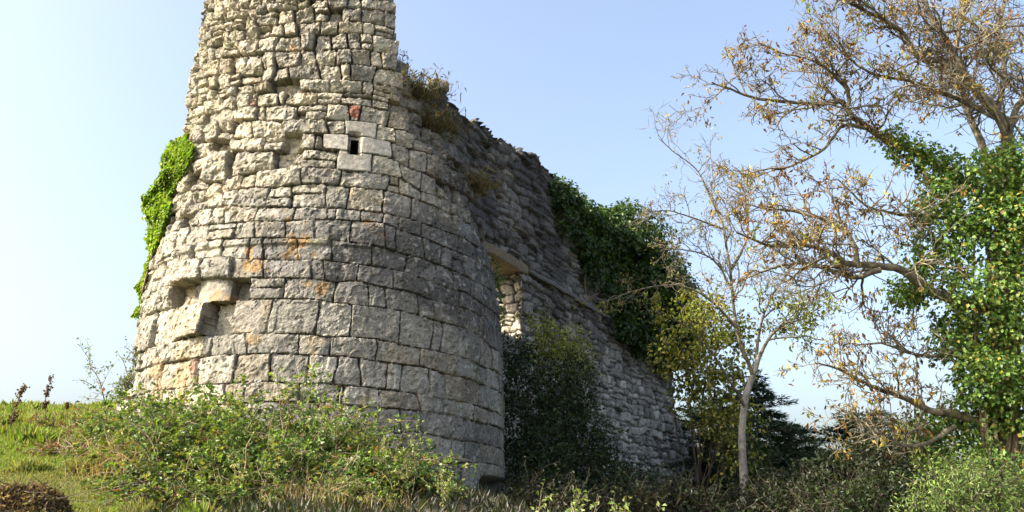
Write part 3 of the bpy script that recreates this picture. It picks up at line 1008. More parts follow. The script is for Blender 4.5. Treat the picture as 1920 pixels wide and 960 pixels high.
G1 = "brambles growing against the foot of the tower"
W1 = [5, 5, 4, 3, 1.0, .2]
canes_bush("bramble_bush", (-4.55, 11.6), .4, .7, .68, 110, "leftmost bramble thicket, mixed with dry straw stems beside the grass slope", "bush", G1, GREEN, [4, 5, 3, 5, 2.5, .3], .05, seed=1, dead=70)
canes_bush("bramble_bush", (-3.95, 10.9), .8, .9, .95, 190, "tall green bramble thicket under the rusty stones at the tower's left foot", "bush", G1, GREEN, W1, .052, seed=2, dead=50)
canes_bush("bramble_bush", (-3.0, 10.9), 1.05, .95, 1.02, 200, "dense dark bramble thicket in front of the middle of the tower foot", "bush", G1, GREEN, W1, .052, seed=3, dead=40)
canes_bush("bramble_bush", (-1.95, 10.9), .85, .85, .85, 150, "lower bramble thicket at the right end, with reddish stems", "bush", G1, GREEN, [4, 5, 3, 4, 1.2, .8], .05, seed=4, dead=70)
canes_bush("bramble_bush", (-2.8, 9.5), 1.35, .6, .6, 190, "low fringe of brambles and straw along the front of the thickets", "bush", G1, GREEN, [4, 4, 4, 3, 1.5, .4], .045, seed=5, dead=70)

# tangle of dry grass and straw at the left front of the brambles
def straw(name, c, rx, ry, hgt, n, label, seed, cat="dry grass", cols=None):
    global rng
    keep_rng, rng = rng, np.random.default_rng(seed)
    root = empty(name, (c[0], c[1], float(ground_z(*c))), label, cat)
    LV = Leaves()
    cols = cols or [(.36, .29, .17), (.28, .20, .12), (.22, .19, .08), (.44, .38, .25)]
    x = c[0] + rx * rng.normal(0, .5, n); y = c[1] + ry * rng.normal(0, .5, n)
    ok = np.hypot(x - TC[0], y - TC[1]) > 3.3
    x, y = x[ok], y[ok]; n = len(x)
    P = np.stack([x, y, ground_z(x, y) - .02], 1)
    D = unit(np.array([0, 0, 1.0]) + rnd(n, .38))
    L = hgt * rng.uniform(.4, 1.1, n)
    LV.add(P, D, unit(rnd(n)), L, .03, palette(n, cols, [3, 2, 1.5, 2]), .01)
    P2 = P + D * L[:, None] * .9
    LV.add(P2, unit(D + np.array([0, 0, -.9]) + rnd(n, .6)), unit(rnd(n)), L * .6, .03, palette(n, cols, [3, 2, 1.5, 2]), .01)
    LV.build("leaves", M_DRY, root)
    rng = keep_rng
    return root


straw("dry_grass_tuft", (-4.35, 9.9), .35, .4, .40, 600, "pale straw tangle below the leftmost bramble thicket", 21)
straw("dry_grass_tuft", (-2.0, 9.0), .8, .4, .26, 350, "straw coloured tuft in front of the lower right brambles", 22)

# bare twiggy shrub at the left edge of the tower, green at its foot
def twiggy(name, base, hgt, nst, label, cat, seed, spread=.6, leaves=None, bark=None, lev=2, group=None, ls=.05, ln=0, r0=.014):
    global rng
    keep_rng, rng = rng, np.random.default_rng(seed)
    root = empty(name, base, label, cat, group)
    TB, LV = Tubes(), Leaves()
    tips = []
    for i in range(nst):
        p = np.array(base) + np.array([rng.normal(0, spread * .35), rng.normal(0, spread * .35), -.03])
        L = hgt * rng.uniform(.55, 1.1)
        st = sprout(p, np.array([rng.normal(0, spread * .6), rng.normal(0, spread * .6), 1.0]), L, 10, .13, .03)
        TB.add(st, r0, r0 * .25, 4); tips.append(st[4:])
        for k in range(9):
            q = rng.integers(3, 10)
            b = sprout(st[q], unit(st[q] - st[q - 1]) + rng.normal(0, .7, 3), L * rng.uniform(.15, .4), 6, .2, .03)
            TB.add(b, r0 * .4, r0 * .15, 3); tips.append(b[1:])
            if lev > 1:
                for m_ in range(4):
                    q2 = rng.integers(1, 6)
                    b2 = sprout(b[q2], unit(b[q2] - b[q2 - 1]) + rng.normal(0, .8, 3), L * rng.uniform(.06, .18), 4, .2)
                    TB.add(b2, r0 * .25, r0 * .12, 3); tips.append(b2[1:])
    TB.build("stem", bark or M_TWIG, root)["kind"] = "stuff"
    if leaves and ln:
        T = np.concatenate(tips)
        P = T[rng.integers(0, len(T), ln)] + rnd(ln, .02)
        LV.add(P, rnd(ln) + np.array([0, 0, -.2]), unit(np.array([0, 0, 1.]) + rnd(ln, .6)), ls * rng.uniform(.6, 1.3, ln), .6, palette(ln, leaves[0], leaves[1], .22))
        LV.build("foliage", M_LEAF, root)
    rng = keep_rng
    return root


g = (-6.5, 14.5)
twiggy("bare_shrub", (g[0], g[1], float(ground_z(*g))), 1.2, 13, "thin twiggy shrub at the tower's left edge with a few green leaves", "shrub", 31, .32, (GREEN, W1), None, 2, None, .05, 1600)
canes_bush("leafy_shrub", (-5.75, 13.3), .4, .45, .7, 80, "leafy green shrub tucked under the left edge of the tower", "bush", None, GREEN, [3, 5, 2, 5, 2, .3], .05, seed=6, dead=30)
b1, b2 = ground_hit(140, 805), ground_hit(165, 850)
canes_bush("dry_bracken", b1[:2], .8, .6, .3, 50, "brown bracken patch beside the leafy shrub on the slope", "bracken", "brown bracken on the slope", [(.16, .11, .06), (.12, .085, .05), (.12, .13, .045)], [3, 2, 1], .05, M_DRY, M_DRYSTEM, seed=7, dead=60)
canes_bush("dry_bracken", b2[:2], .5, .5, .35, 45, "reddish brown bracken clump left of the leftmost brambles", "bracken", "brown bracken on the slope", [(.15, .10, .06), (.12, .08, .05), (.12, .13, .045)], [3, 2, 1], .05, M_DRY, M_DRYSTEM, seed=8, dead=60)

# dead flower stalks on the crest
for (px, py, top, lab, sd) in [(78, 795, 712, "dark seeded dock stalk standing upright on the grassy crest", 41), (8, 823, 728, "leaning dry stalk nearest the left side of the photo", 42), (124, 772, 757, "tiny dry stalk on the crest between the seeded stalk and the shrub", 43)]:
    p = ground_hit(px, py)
    if p is None: p = at(px, py, 24)
    Yd = p[1]
    hgt = at(px, top, Yd)[2] - p[2]
    root = empty("dead_stalk", p, lab, "dry stalk", "dead stalks on the slope")
    TB, LV = Tubes(), Leaves()
    r_ = np.random.default_rng(sd)
    lean = .22 if sd == 42 else .03
    st = np.array([p + np.array([lean * t * hgt + .02 * math.sin(t * 7), 0, t * hgt]) for t in np.linspace(0, 1, 12)])
    TB.add(st, .013, .005, 5)
    keep_rng, rng = rng, r_
    for k in range(26):
        q = rng.uniform(.25, 1); b = p + np.array([lean * q * hgt, 0, q * hgt])
        br = sprout(b, np.array([rng.normal(0, .6), rng.normal(0, .6), .8]), hgt * .11 * rng.uniform(.5, 1.1), 4, .15, .05)
        TB.add(br, .006, .003, 3)
        LV.add(br[rng.integers(1, 5, 6)], rnd(6), rnd(6), .045, .7, palette(6, [(.07, .045, .03), (.12, .08, .05)], [1, 1]))
    rng = keep_rng
    TB.build("stem", M_TWIG, root)
    LV.build("leaves", M_DRY, root)  # seed heads along the side stems, built as leaf shapes

# heap of cut brown bracken in the left front
def heap():
    global rng
    c = at(28, 958, 7.6); c = np.array([c[0], c[1], float(ground_z(c[0], c[1]))])
    root = empty("bracken_heap", c, "low heap of dead brown bracken and twigs lying on the grass", "heap")
    u, v = np.meshgrid(np.linspace(0, 2 * math.pi, 49)[:-1], np.linspace(0, 1, 16))
    x, y = .52 * v * np.cos(u), .5 * v * np.sin(u)
    n_ = fbm(x + 3, y + 2, x * 0, 2.5, 3, 3)
    z = .40 * (1 - v ** 2) * (1 + .5 * n_)
    V = np.stack([c[0] + x, c[1] + y, ground_z(c[0] + x, c[1] + y) + z - .03], -1)
    nr, nc = u.shape
    Q = np.array([(i * nc + j, i * nc + (j + 1) % nc, (i + 1) * nc + (j + 1) % nc, (i + 1) * nc + j) for i in range(nr - 1) for j in range(nc)])
    mesh_obj("litter_core", V.reshape(-1, 3), [Q[:, ::-1]], M_TWIG, root)
    n = 6500
    a, q = rng.uniform(0, 2 * math.pi, n), np.sqrt(rng.uniform(0, 1, n))
    x, y = .54 * q * np.cos(a), .52 * q * np.sin(a)
    z = .40 * (1 - q ** 2) * (1 + .5 * fbm(x + 3, y + 2, x * 0, 2.5, 3, 3)) + rng.uniform(-.01, .05, n)
    P = np.stack([c[0] + x, c[1] + y, ground_z(c[0] + x, c[1] + y) + z], 1)
    LV, TB = Leaves(), Tubes()
    LV.add(P, rnd(n) + [0, 0, .2], unit(rnd(n, .7) + [0, 0, 1]), rng.uniform(.03, .075, n), .5, palette(n, [(.12, .085, .055), (.17, .125, .085), (.075, .055, .04), (.22, .175, .12)], [3, 2, 2, 1]))
    for i in range(90):
        TB.add(sprout(P[i], rnd(1)[0] * [1, 1, .4], rng.uniform(.2, .5), 5, .15), .006, .003, 3)
    LV.build("dead_leaves", M_DRY, root)
    TB.build("twig", M_TWIG, root)["kind"] = "stuff"


heap()

# ------------------------------------------------------------------ meadow grass on the left slope
def meadow():
    LV = Leaves()
    n = 150000
    y = 6.5 + (rng.uniform(0, 1, n) ** 1.6) * 27
    x = -y * rng.uniform(.34, .74, n)
    m2 = 70000
    y2 = rng.uniform(5.5, 13.5, m2)
    x = np.concatenate([x, -y2 * rng.uniform(.36, .76, m2)]); y = np.concatenate([y, y2]); n += m2
    keep = (np.hypot(x - TC[0], y - TC[1]) > 3.3)
    x, y = x[keep], y[keep]; n = len(x)
    d = fbm(x, y, x * 0, .8, 3, 12)
    P = np.stack([x, y, ground_z(x, y) - .01], 1)
    d2 = fbm(x, y, x * 0, 2.2, 3, 14)
    s = (.042 + .05 * ss(-.2, .5, d) + .10 * ss(.15, .5, d2)) * rng.uniform(.5, 1.4, n) * (1 + y * .015)
    c = palette(n, [(.14, .205, .035), (.19, .24, .05), (.10, .15, .03), (.27, .25, .10)], [4, 3, 2, 1.2], .2)
    br = (ss(.05, .4, fbm(x, y, x * 0, .55, 4, 15)) * .6)[:, None]
    c = c * (1 - br) + np.array([.20, .17, .08]) * br
    LV.add(P, np.array([0, 0, 1.0]) + rnd(n, .42), unit(rnd(n) + [0, 0, .3]), s, .16 + .004 * y, c, .03)
    o = LV.build("grass", M_GRASS, None)
    tag(o, "short sunlit meadow grass covering the left slope", "grass", kind="stuff")


meadow()

# rough grass and weeds round the foot of the walls, shade mixed into their colours
def weeds():
    LV = Leaves()
    n = 42000
    y = 6.6 + rng.uniform(0, 1, n) ** 1.3 * 30
    x = y * rng.uniform(-.42, .60, n)
    P = np.stack([x, y, ground_z(x, y) - .01], 1)
    keep = (np.hypot(x - TC[0], y - TC[1]) > 3.3) & (P @ WN > WC + .1)
    P = P[keep]; n = len(P)
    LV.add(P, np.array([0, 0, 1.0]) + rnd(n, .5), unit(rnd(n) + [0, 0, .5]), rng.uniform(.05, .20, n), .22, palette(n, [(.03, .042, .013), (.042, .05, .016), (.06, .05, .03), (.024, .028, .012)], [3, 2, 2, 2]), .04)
    tag(LV.build("undergrowth", M_LEAF, None), "rough weeds and grass below the wall, coloured darker for shade", "undergrowth", kind="stuff")


weeds()

# ------------------------------------------------------------------ ivy sheets
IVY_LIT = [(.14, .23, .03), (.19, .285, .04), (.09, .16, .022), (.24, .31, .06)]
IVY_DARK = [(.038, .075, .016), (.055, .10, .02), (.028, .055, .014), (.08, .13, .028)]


def ivy_on_tower():
    root = empty("ivy", (TC[0] - 3.1, TC[1] - .3, 5.0), "bright yellow-green ivy climbing the left edge of the tower", "ivy")
    LV, TB = Leaves(), Tubes()
    n = 20000
    t = rng.uniform(0, 1, n) ** .85
    z = 5.15 + t * 2.95
    # the sheet lies round the left flank; its edge toward the camera follows the photograph
    edge = np.interp(z, [5.1, 5.6, 6.2, 6.7, 7.2, 7.6, 8.1, 8.4], [-88, -82, -77, -73, -67, -63, -68, -74])
    edge = edge + 6 + 6 * vnoise(z * 3, z * 0, z * 0, 5)
    th = edge - np.abs(rng.normal(0, 1, n)) * 15
    depth = .26 * np.clip((edge - th) / 14, .12, 1) * np.clip(.65 + 1.3 * fbm(th * .06, z * 1.6, z * 0, 1.6, 3, 8), .12, 1.6) * np.interp(z, [5.1, 5.8, 7.4, 8.2, 8.6], [1.1, 1.15, 1.0, .6, .2])
    r = tower_r(z) + .02 + depth * rng.uniform(.35, 1.0, n) ** .5
    dx, dy = tower_dir(th)
    P = np.stack([TC[0] + r * dx, TC[1] + r * dy, z], 1)
    O = np.stack([dx, dy, z * 0], 1)
    c = palette(n, IVY_LIT, [4, 3, 3, 1.5], .2)
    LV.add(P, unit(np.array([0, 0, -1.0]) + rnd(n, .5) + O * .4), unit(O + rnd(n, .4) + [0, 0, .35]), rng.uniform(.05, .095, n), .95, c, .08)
    for k in range(26):
        a = rng.uniform(-108, -76); zz = np.linspace(5.4, rng.uniform(6.4, 8.2), 14)
        aa = a + np.cumsum(rng.normal(0, 1.3, 14)); rr = tower_r(zz) + .05
        x, y = tower_dir(aa)
        TB.add(np.stack([TC[0] + rr * x, TC[1] + rr * y, zz], 1), .014, .006, 4)
    TB.build("stem", M_TWIG, root)["kind"] = "stuff"
    LV.build("foliage", M_IVY, root)


ivy_on_tower()


def clump_leaves(LV, centres, radii, n_per_m2, size, cols, wts, thick=.25, lump=.22, droop=.5, wid=.9, blockers=None, seed=0):
    """leaves scattered over the uneven skins of many overlapping lumps"""
    for i, (c, r) in enumerate(zip(centres, radii)):
        c = np.asarray(c, float); r = np.broadcast_to(np.asarray(r, float), (3,))
        n = int(n_per_m2 * 4 * math.pi * (r.prod() ** (2 / 3)))
        d = unit(rnd(n))
        f = 1 + lump * 2 * fbm(d[:, 0] + c[0] * 3, d[:, 1] + c[1] * 3, d[:, 2] + c[2] * 3, 2.2, 3, seed)
        f = f * (1 - thick * rng.uniform(0, 1, n) ** 2)
        P = c + d * r * f[:, None]
        gap = fbm(P[:, 0], P[:, 1], P[:, 2], 2.6, 3, seed + 5) > -.26
        P, d = P[gap], d[gap]; n = len(P)
        cl = palette(n, cols, wts, .24)
        LV.add(P, unit(d * .6 + np.array([0, 0, -droop]) + rnd(n, .5)), unit(d + rnd(n, .45) + [0, 0, .45]), size * rng.uniform(.6, 1.3, n), wid, cl, .08)


def ivy_on_wall():
    a = wall_pt(25, 9.5, .4)
    root = empty("ivy", a, "heavy dark ivy mass hanging over the top of the curtain wall", "ivy")
    LV, TB = Leaves(), Tubes()
    cs, rs = [], []
    # sheet on the face: left border runs down and right
    for s in np.arange(20.6, 31.2, .5):
        zb = np.interp(s, [20.6, 22, 24, 25.4, 26.5, 31.5], [10.1, 9.2, 8.2, 7.3, 7.2, 7.9])
        z = 10.4
        while z > zb:
            bulge = .25 + .75 * ss(24, 27.5, s)
            cs.append(wall_pt(s + rng.normal(0, .15), z + rng.normal(0, .12), .05 + .35 * bulge * rng.uniform(.3, 1)))
            rs.append(np.array([.42, .42, .45]) * (.75 + .5 * bulge) * rng.uniform(.8, 1.2))
            z -= .55
    for s in np.arange(20.8, 31.4, .6):       # over the coping
        hb = np.interp(s, [20.8, 24, 25.2, 26.6, 28.5, 31.5], [.05, .1, .75, .95, .55, -.2])
        for off in (-.1, -.9):
            cs.append(wall_pt(s, 10.55 + hb * .6 + rng.normal(0, .1), off)); rs.append(np.array([.55, .55, .5]) * rng.uniform(.85, 1.2))
    for s, z, o, r in [(30.8, 9.8, .5, .8), (31.2, 9.0, .6, .8), (31.0, 8.3, .7, .75), (30.2, 7.6, .7, .7), (31.6, 8.6, .2, .8), (31.3, 9.9, -.2, .7), (29.4, 7.3, .6, .6), (24.9, 10.7, .3, .8), (25.8, 11.0, .3, .9), (26.8, 11.1, .4, 1.0), (27.8, 10.8, .5, .95), (28.8, 10.2, .6, .9), (27.2, 9.8, .9, .8), (28.4, 9.3, 1.0, .85), (29.6, 9.6, .9, .85), (30.2, 8.7, 1.0, .8), (26.4, 9.2, .7, .7)]:
        cs.append(wall_pt(s, z, o)); rs.append(np.full(3, r))
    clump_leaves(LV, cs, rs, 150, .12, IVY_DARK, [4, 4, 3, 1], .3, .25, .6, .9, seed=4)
    for k in range(16):
        s = rng.uniform(22, 31); z0 = rng.uniform(7.4, 8.2)
        zz = np.linspace(z0, 10, 14)
        TB.add(np.array([wall_pt(s + .1 * math.sin(z * 2 + k), z, .07) for z in zz]) if s > 26 else np.array([wall_pt(s, z, .07) for z in np.linspace(8, 10, 8)]), .03, .012, 4)
    TB.build("stem", M_TWIG, root)["kind"] = "stuff"
    LV.build("foliage", M_IVY, root)


ivy_on_wall()


def small_ivy():
    root = empty("ivy", wall_pt(16.9, 6.5, .1), "ivy strand hanging in the left side of the wall opening", "ivy")
    LV = Leaves()
    cs = [wall_pt(s, z, o) for s, z, o in [(16.7, 7.3, 0), (16.9, 7.0, .05), (16.8, 6.6, .1), (17.0, 6.2, .1), (16.8, 5.8, .2), (17.2, 6.5, -.2), (17.3, 7.2, -.3)]]
    clump_leaves(LV, cs, [np.full(3, .24)] * 7, 110, .09, IVY_DARK + [(.13, .14, .03)], [3, 3, 2, 2, 2], .5, .3, .7, .9, seed=9)
    LV.build("foliage", M_IVY, root)


small_ivy()

# ------------------------------------------------------------------ tufts on the broken tops
def tuft(name, p, hgt, wid, n, label, cols, seed, cat="plant"):
    global rng
    keep_rng, rng = rng, np.random.default_rng(seed)
    p = np.asarray(p, float)
    root = empty(name, p, label, cat)
    LV = Leaves()
    P = p + np.stack([rng.normal(0, wid * .4, n), rng.normal(0, wid * .4, n), rng.normal(0, .06, n)], 1)
    D = unit(np.array([0, 0, .8]) + rnd(n, .6))
    L = hgt * rng.uniform(.4, 1.1, n)
    LV.add(P, D, rnd(n), L, .07, palette(n, cols, [1] * len(cols)), .01)
    LV.add(P + D * L[:, None] * .6, D + rnd(n, .7), rnd(n), L * .45, .25, palette(n, cols, [1] * len(cols)), .03)
    LV.build("leaves", M_DRY, root)
    rng = keep_rng


DG = [(.09, .075, .04), (.13, .105, .05), (.06, .06, .025), (.16, .13, .07)]
def torn(thd, z, dr=.2):
    x, y = tower_dir(thd)
    r = float(tower_r(z)) - dr
    return np.array([TC[0] + r * x, TC[1] + r * y, z])


tuft("dry_grass_tuft", torn(27, 8.75, .25), .26, .75, 900, "dark dry grass tuft on the broken tower edge near the top", DG, 51, "dry grass")
tuft("dry_grass_tuft", torn(38, 8.25, .25), .22, .6, 700, "dark dry grass further down the broken edge, under the rounded loose stone", DG, 52, "dry grass")
tuft("dry_grass_tuft", torn(58, 7.45, .15), .24, .6, 700, "brownish grass tuft hanging lowest on the broken tower edge", DG, 53, "dry grass")
q = tower_inv(738, 150)
twiggy("bare_shrub", torn(24.5, 9.15, .5), .62, 7, "small bare purplish tuft on the torn tower edge against the sky", "shrub", 54, .5, ([(.10, .07, .09), (.14, .09, .10)], [1, 1]), None, 2, None, .035, 250, .006)
for (px, py, sd, hh, lab) in [(598, 458, 61, .10, "small green weed growing from a joint of the tower, under the orange lichen"), (555, 740, 62, .16, "green sprig growing on the tower just above the brambles")]:
    q = tower_inv(px, py)
    tuft("wall_weed", torn(q[0], q[1], -.02), hh, .22, 70, lab, [(.10, .14, .04), (.16, .18, .07)], sd, "weed")

# ------------------------------------------------------------------ shrubs in the corner between tower and wall
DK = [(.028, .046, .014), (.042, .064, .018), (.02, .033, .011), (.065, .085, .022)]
YL_LIT = [(.24, .26, .05), (.18, .21, .045), (.33, .32, .06), (.08, .11, .025)]  # yellow-greens brightened to stand for sun on the shrub's top


def leafy_shrub(name, base, blobs, label, cat, cols, wts, size, dens, seed, group=None, mat=None, nst=14, wid=.55, lump=.3):
    """base on the ground; blobs: (centre, radius) of the leaf lumps; stems run from the base into them"""
    global rng
    keep_rng, rng = rng, np.random.default_rng(seed)
    root = empty(name, base, label, cat, group)
    LV, TB = Leaves(), Tubes()
    clump_leaves(LV, [b[0] for b in blobs], [b[1] for b in blobs], dens, size, cols, wts, .55, lump, .3, wid, seed=seed)
    LV2 = None
    b0 = np.array(base)
    for k in range(nst):
        c = np.asarray(blobs[k % len(blobs)][0]) + rnd(1, .15)[0]
        st = b0 + np.array([rng.normal(0, .15), rng.normal(0, .15), -.05])
        mid = (st + c) / 2 + rnd(1, .1)[0] + [0, 0, .1 * (c[2] - st[2])]
        ln = smooth_line([st, mid, c], wob=.015)
        TB.add(ln, .02, .006, 5)
        for m_ in range(8):
            q = rng.integers(len(ln) // 2, len(ln))
            br = sprout(ln[q], unit(ln[q] - ln[q - 1]) + rnd(1, .7)[0], rng.uniform(.3, .7), 6, .2, .03)
            TB.add(br, .009, .003, 3)
            nl = 7
            LV.add(br[rng.integers(2, 7, nl)], rnd(nl) + [0, 0, -.2], unit(rnd(nl, .6) + [0, 0, 1]), size * rng.uniform(.7, 1.2, nl), wid, palette(nl, cols, wts))
    TB.build("stem", M_DARKTWIG, root)["kind"] = "stuff"
    LV.build("foliage", mat or M_LEAF, root)
    rng = keep_rng
    return root


def gpt(px, Y, dz=0):
    p = at(px, 900, Y)
    return np.array([p[0], p[1], float(ground_z(p[0], p[1])) + dz])


def blobs_px(rows):
    return [(at(px, py, Y), np.full(3, r)) for (px, py, Y, r) in rows]


G2 = "shrubs in the corner between tower and wall"
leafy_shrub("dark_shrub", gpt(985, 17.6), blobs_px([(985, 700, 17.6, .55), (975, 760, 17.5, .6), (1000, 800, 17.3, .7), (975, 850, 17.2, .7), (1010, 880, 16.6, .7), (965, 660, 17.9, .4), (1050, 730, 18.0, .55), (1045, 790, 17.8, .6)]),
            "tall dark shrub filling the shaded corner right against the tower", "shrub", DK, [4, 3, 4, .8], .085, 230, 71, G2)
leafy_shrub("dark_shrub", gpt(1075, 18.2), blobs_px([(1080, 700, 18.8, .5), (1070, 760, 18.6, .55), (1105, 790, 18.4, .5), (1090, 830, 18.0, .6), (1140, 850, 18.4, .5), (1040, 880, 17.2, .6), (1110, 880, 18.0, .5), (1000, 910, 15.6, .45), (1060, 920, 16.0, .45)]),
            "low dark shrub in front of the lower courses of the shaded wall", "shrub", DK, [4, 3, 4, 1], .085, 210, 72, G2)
leafy_shrub("yellow_lit_shrub", gpt(1035, 18.8), blobs_px([(1010, 610, 18.9, .38), (1040, 640, 18.9, .45), (1075, 640, 19.1, .38), (1000, 655, 18.8, .32), (1060, 685, 18.9, .4), (1090, 680, 19.2, .35)]),
            "yellow-green shrub below the wall opening, its leaf colours brightened as if sunlit", "shrub", YL_LIT, [4, 4, 2, 2], .085, 170, 73, G2)
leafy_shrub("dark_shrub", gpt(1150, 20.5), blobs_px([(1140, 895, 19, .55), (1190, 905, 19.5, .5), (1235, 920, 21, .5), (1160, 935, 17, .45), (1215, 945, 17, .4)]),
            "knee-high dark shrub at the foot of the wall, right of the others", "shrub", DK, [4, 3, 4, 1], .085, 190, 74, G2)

# foreground sprigs at the bottom edge
G3 = "leafy weeds in front of the shrubs"
for (px, Y, hh, sd, lab) in [(1030, 8.6, .66, 81, "pale sunlit weed sprig low in front of the dark corner shrubs"), (1115, 8.4, .62, 82, "thin weed with a straight bare stem in the middle foreground"), (1175, 8.8, .60, 83, "small pale weed right of the bare-stemmed one in the foreground")]:
    b = gpt(px, Y)
    twiggy("weed", b, hh, 5, lab, "weed", sd, .5, ([(.16, .22, .06), (.22, .27, .09), (.11, .15, .04)], [3, 2, 2]), M_DRYSTEM, 1, G3, .055, 220, .005)
for (px, Y, top, sd, lab) in [(760, 9.9, 800, 84, "tall pale green weed with a feathery head at the right of the brambles"), (823, 9.8, 855, 85, "slender weed with small pale leaves in front of the tower's lower right")]:
    b = gpt(px, Y); hh = at(px, top, Y)[2] - b[2]
    twiggy("weed", b, hh * .95, 3, lab, "weed", sd, .22, ([(.20, .25, .09), (.26, .30, .13), (.15, .19, .06)], [3, 2, 2]), M_DRYSTEM, 1, G3, .04, 260, .006)

# ------------------------------------------------------------------ trees
class Tree:
    def __init__(self, name, base, label, cat, seed, bark, group=None):
        self.root = empty(name, base, label, cat, group); self.bark = bark
        self.r = np.random.default_rng(seed)
        self.tips = []

    def branch(self, pts, r0, r1, n2=8, n3=5, n4=3, L2=1.0, part="branch", start=.15, twist=.2, up=.02, name2=None, ratio=.42, wob=.012, droop=0.0):
        """one limb with everything that grows from it, as one part"""
        global rng
        keep_rng, rng = rng, self.r
        TB = Tubes()
        ln = smooth_line(pts, wob=wob)
        TB.add(ln, r0, r1, 8, .8)
        N = len(ln)
        for i in range(n2):
            t = start + (1 - start) * (i + rng.uniform(0, 1)) / n2
            q = min(N - 1, max(1, int(t * N)))
            rr = (r0 + (r1 - r0) * t)
            d = unit(ln[q] - ln[q - 1])
            L = L2 * rng.uniform(.55, 1.25) * (1.15 - .45 * t)
            b = sprout(ln[q], unit(d * .6 + rnd(1, .75)[0] + [0, -.0, .15 - droop]), L, 9, twist, up - droop * .05)
            ra = max(.008, min(rr * .6, L * .02 + .004))
            TB.add(b, ra, ra * .35, 5)
            self.tips.append(b[4:])
            for j in range(n3):
                q2 = rng.integers(2, 10)
                L3 = L * rng.uniform(.3, .62)
                b3 = sprout(b[q2], unit(unit(b[q2] - b[q2 - 1]) * .7 + rnd(1, .6)[0]), L3, 7, twist * 1.1, up)
                TB.add(b3, ra * .5, .0045, 4)
                self.tips.append(b3[2:])
                for k in range(n4):
                    q3 = rng.integers(1, 8)
                    L4 = L3 * rng.uniform(.3, .7)
                    b4 = sprout(b3[q3], unit(unit(b3[q3] - b3[q3 - 1]) * .7 + rnd(1, .6)[0]), L4, 5, twist, up)
                    TB.add(b4, .0058, .0034, 3)
                    self.tips.append(b4[1:])
        o = TB.build(part, self.bark, self.root)
        rng = keep_rng
        return o

    def leaves(self, n, size, cols, wts, clus=4, wid=.5, mat=None, name="leaves", hang=.8, where=None, spread=.06):
        global rng
        keep_rng, rng = rng, self.r
        T = np.concatenate(self.tips)
        if where is not None: T = T[where(T)]
        LV = Leaves()
        m = n // clus
        P0 = T[rng.integers(0, len(T), m)]
        P = np.repeat(P0, clus, 0) + rnd(m * clus, spread)
        c = palette(m, cols, wts, .2); c = np.repeat(c, clus, 0) * (1 + rng.normal(0, .12, (m * clus, 1)))
        LV.add(P, np.array([0, 0, -hang]) + rnd(m * clus, .6), rnd(m * clus), size * rng.uniform(.55, 1.3, m * clus), wid, np.clip(c, .004, .9), .12)
        o = LV.build(name, mat or M_DRY, self.root)
        rng = keep_rng
        return o


def pxl(pts, Y0, dY=0.0):
    n = len(pts)
    return [at(px, py, Y0 + dY * i / max(1, n - 1)) for i, (px, py) in enumerate(pts)]


# the big ivy-clad tree on the right
YT = 13.0
tb = gpt(1885, YT)
wt = Tree("walnut_tree", tb, "large ivy-clad tree at the right with crooked, almost bare spreading branches", "tree", 91, M_BARK)
TBt = Tubes()
TBt.add(smooth_line([tb - [0, 0, .2], at(1890, 900, YT), at(1880, 780, YT), at(1885, 600, YT), at(1890, 450, YT), at(1893, 330, YT)], wob=.01), .30, .15, 12)
TBt.build("trunk", M_BARK, wt.root)
B = wt.branch
B(pxl([(1893, 335), (1892, 290), (1886, 240), (1860, 200), (1825, 160), (1800, 120), (1775, 75), (1745, 30), (1715, -40)], YT, -.8), .115, .035, 22, 8, 4, 1.25, start=.2)
B(pxl([(1850, 330), (1838, 275), (1815, 225), (1800, 170), (1792, 110), (1803, 40), (1835, -40)], YT, .6), .07, .028, 20, 8, 4, 1.15, start=.25)
B(pxl([(1790, 330), (1720, 285), (1650, 250), (1605, 220), (1582, 192), (1560, 193), (1500, 190), (1430, 182), (1385, 168), (1335, 150)], YT, -1.2), .075, .012, 22, 8, 4, .95, start=.2)
B(pxl([(1592, 200), (1588, 168), (1565, 140), (1530, 112), (1480, 95), (1430, 70)], YT - .8, -.7), .035, .01, 12, 7, 4, .8)
B(pxl([(1640, 245), (1580, 233), (1545, 275), (1487, 305), (1437, 312), (1400, 318)], YT - .4, -.5), .034, .009, 11, 6, 4, .7, start=.3)
B(pxl([(1900, 575), (1830, 575), (1775, 558), (1740, 545), (1690, 512), (1640, 505), (1590, 500), (1562, 480), (1512, 470), (1450, 472), (1385, 445)], YT, -1.6), .105, .014, 22, 7, 4, 1.0, start=.32)
B(pxl([(1650, 506), (1600, 520), (1560, 506), (1500, 492), (1440, 502), (1390, 520)], YT - .8, .5), .05, .012, 14, 6, 4, .85, start=.15)
B(pxl([(1610, 503), (1600, 450), (1560, 420), (1500, 400), (1450, 395), (1400, 385)], YT - .9, -.3), .04, .010, 14, 7, 4, .85, start=.15)
B(pxl([(1900, 800), (1830, 790), (1790, 778), (1745, 770), (1700, 748), (1660, 735), (1620, 720), (1580, 700), (1535, 690)], YT, -1.0), .085, .012, 18, 6, 4, .75, start=.3)
B(pxl([(1790, 800), (1740, 830), (1690, 832), (1650, 812), (1605, 785), (1560, 800)], YT - .3, -.6), .04, .010, 12, 6, 3, .6, start=.3)
B(pxl([(1812, 145), (1770, 118), (1722, 108), (1692, 62), (1640, 30), (1590, 5), (1530, -25)], YT - .5, -.8), .06, .015, 24, 8, 4, 1.0, start=.15)
B(pxl([(1840, 205), (1790, 185), (1740, 165), (1695, 150), (1640, 140), (1590, 110), (1550, 60)], YT - .3, -1.2), .045, .011, 24, 8, 4, .95, start=.15)
B(pxl([(1890, 255), (1905, 200), (1925, 160), (1950, 100)], YT, .3), .07, .03, 12, 6, 4, 1.1)
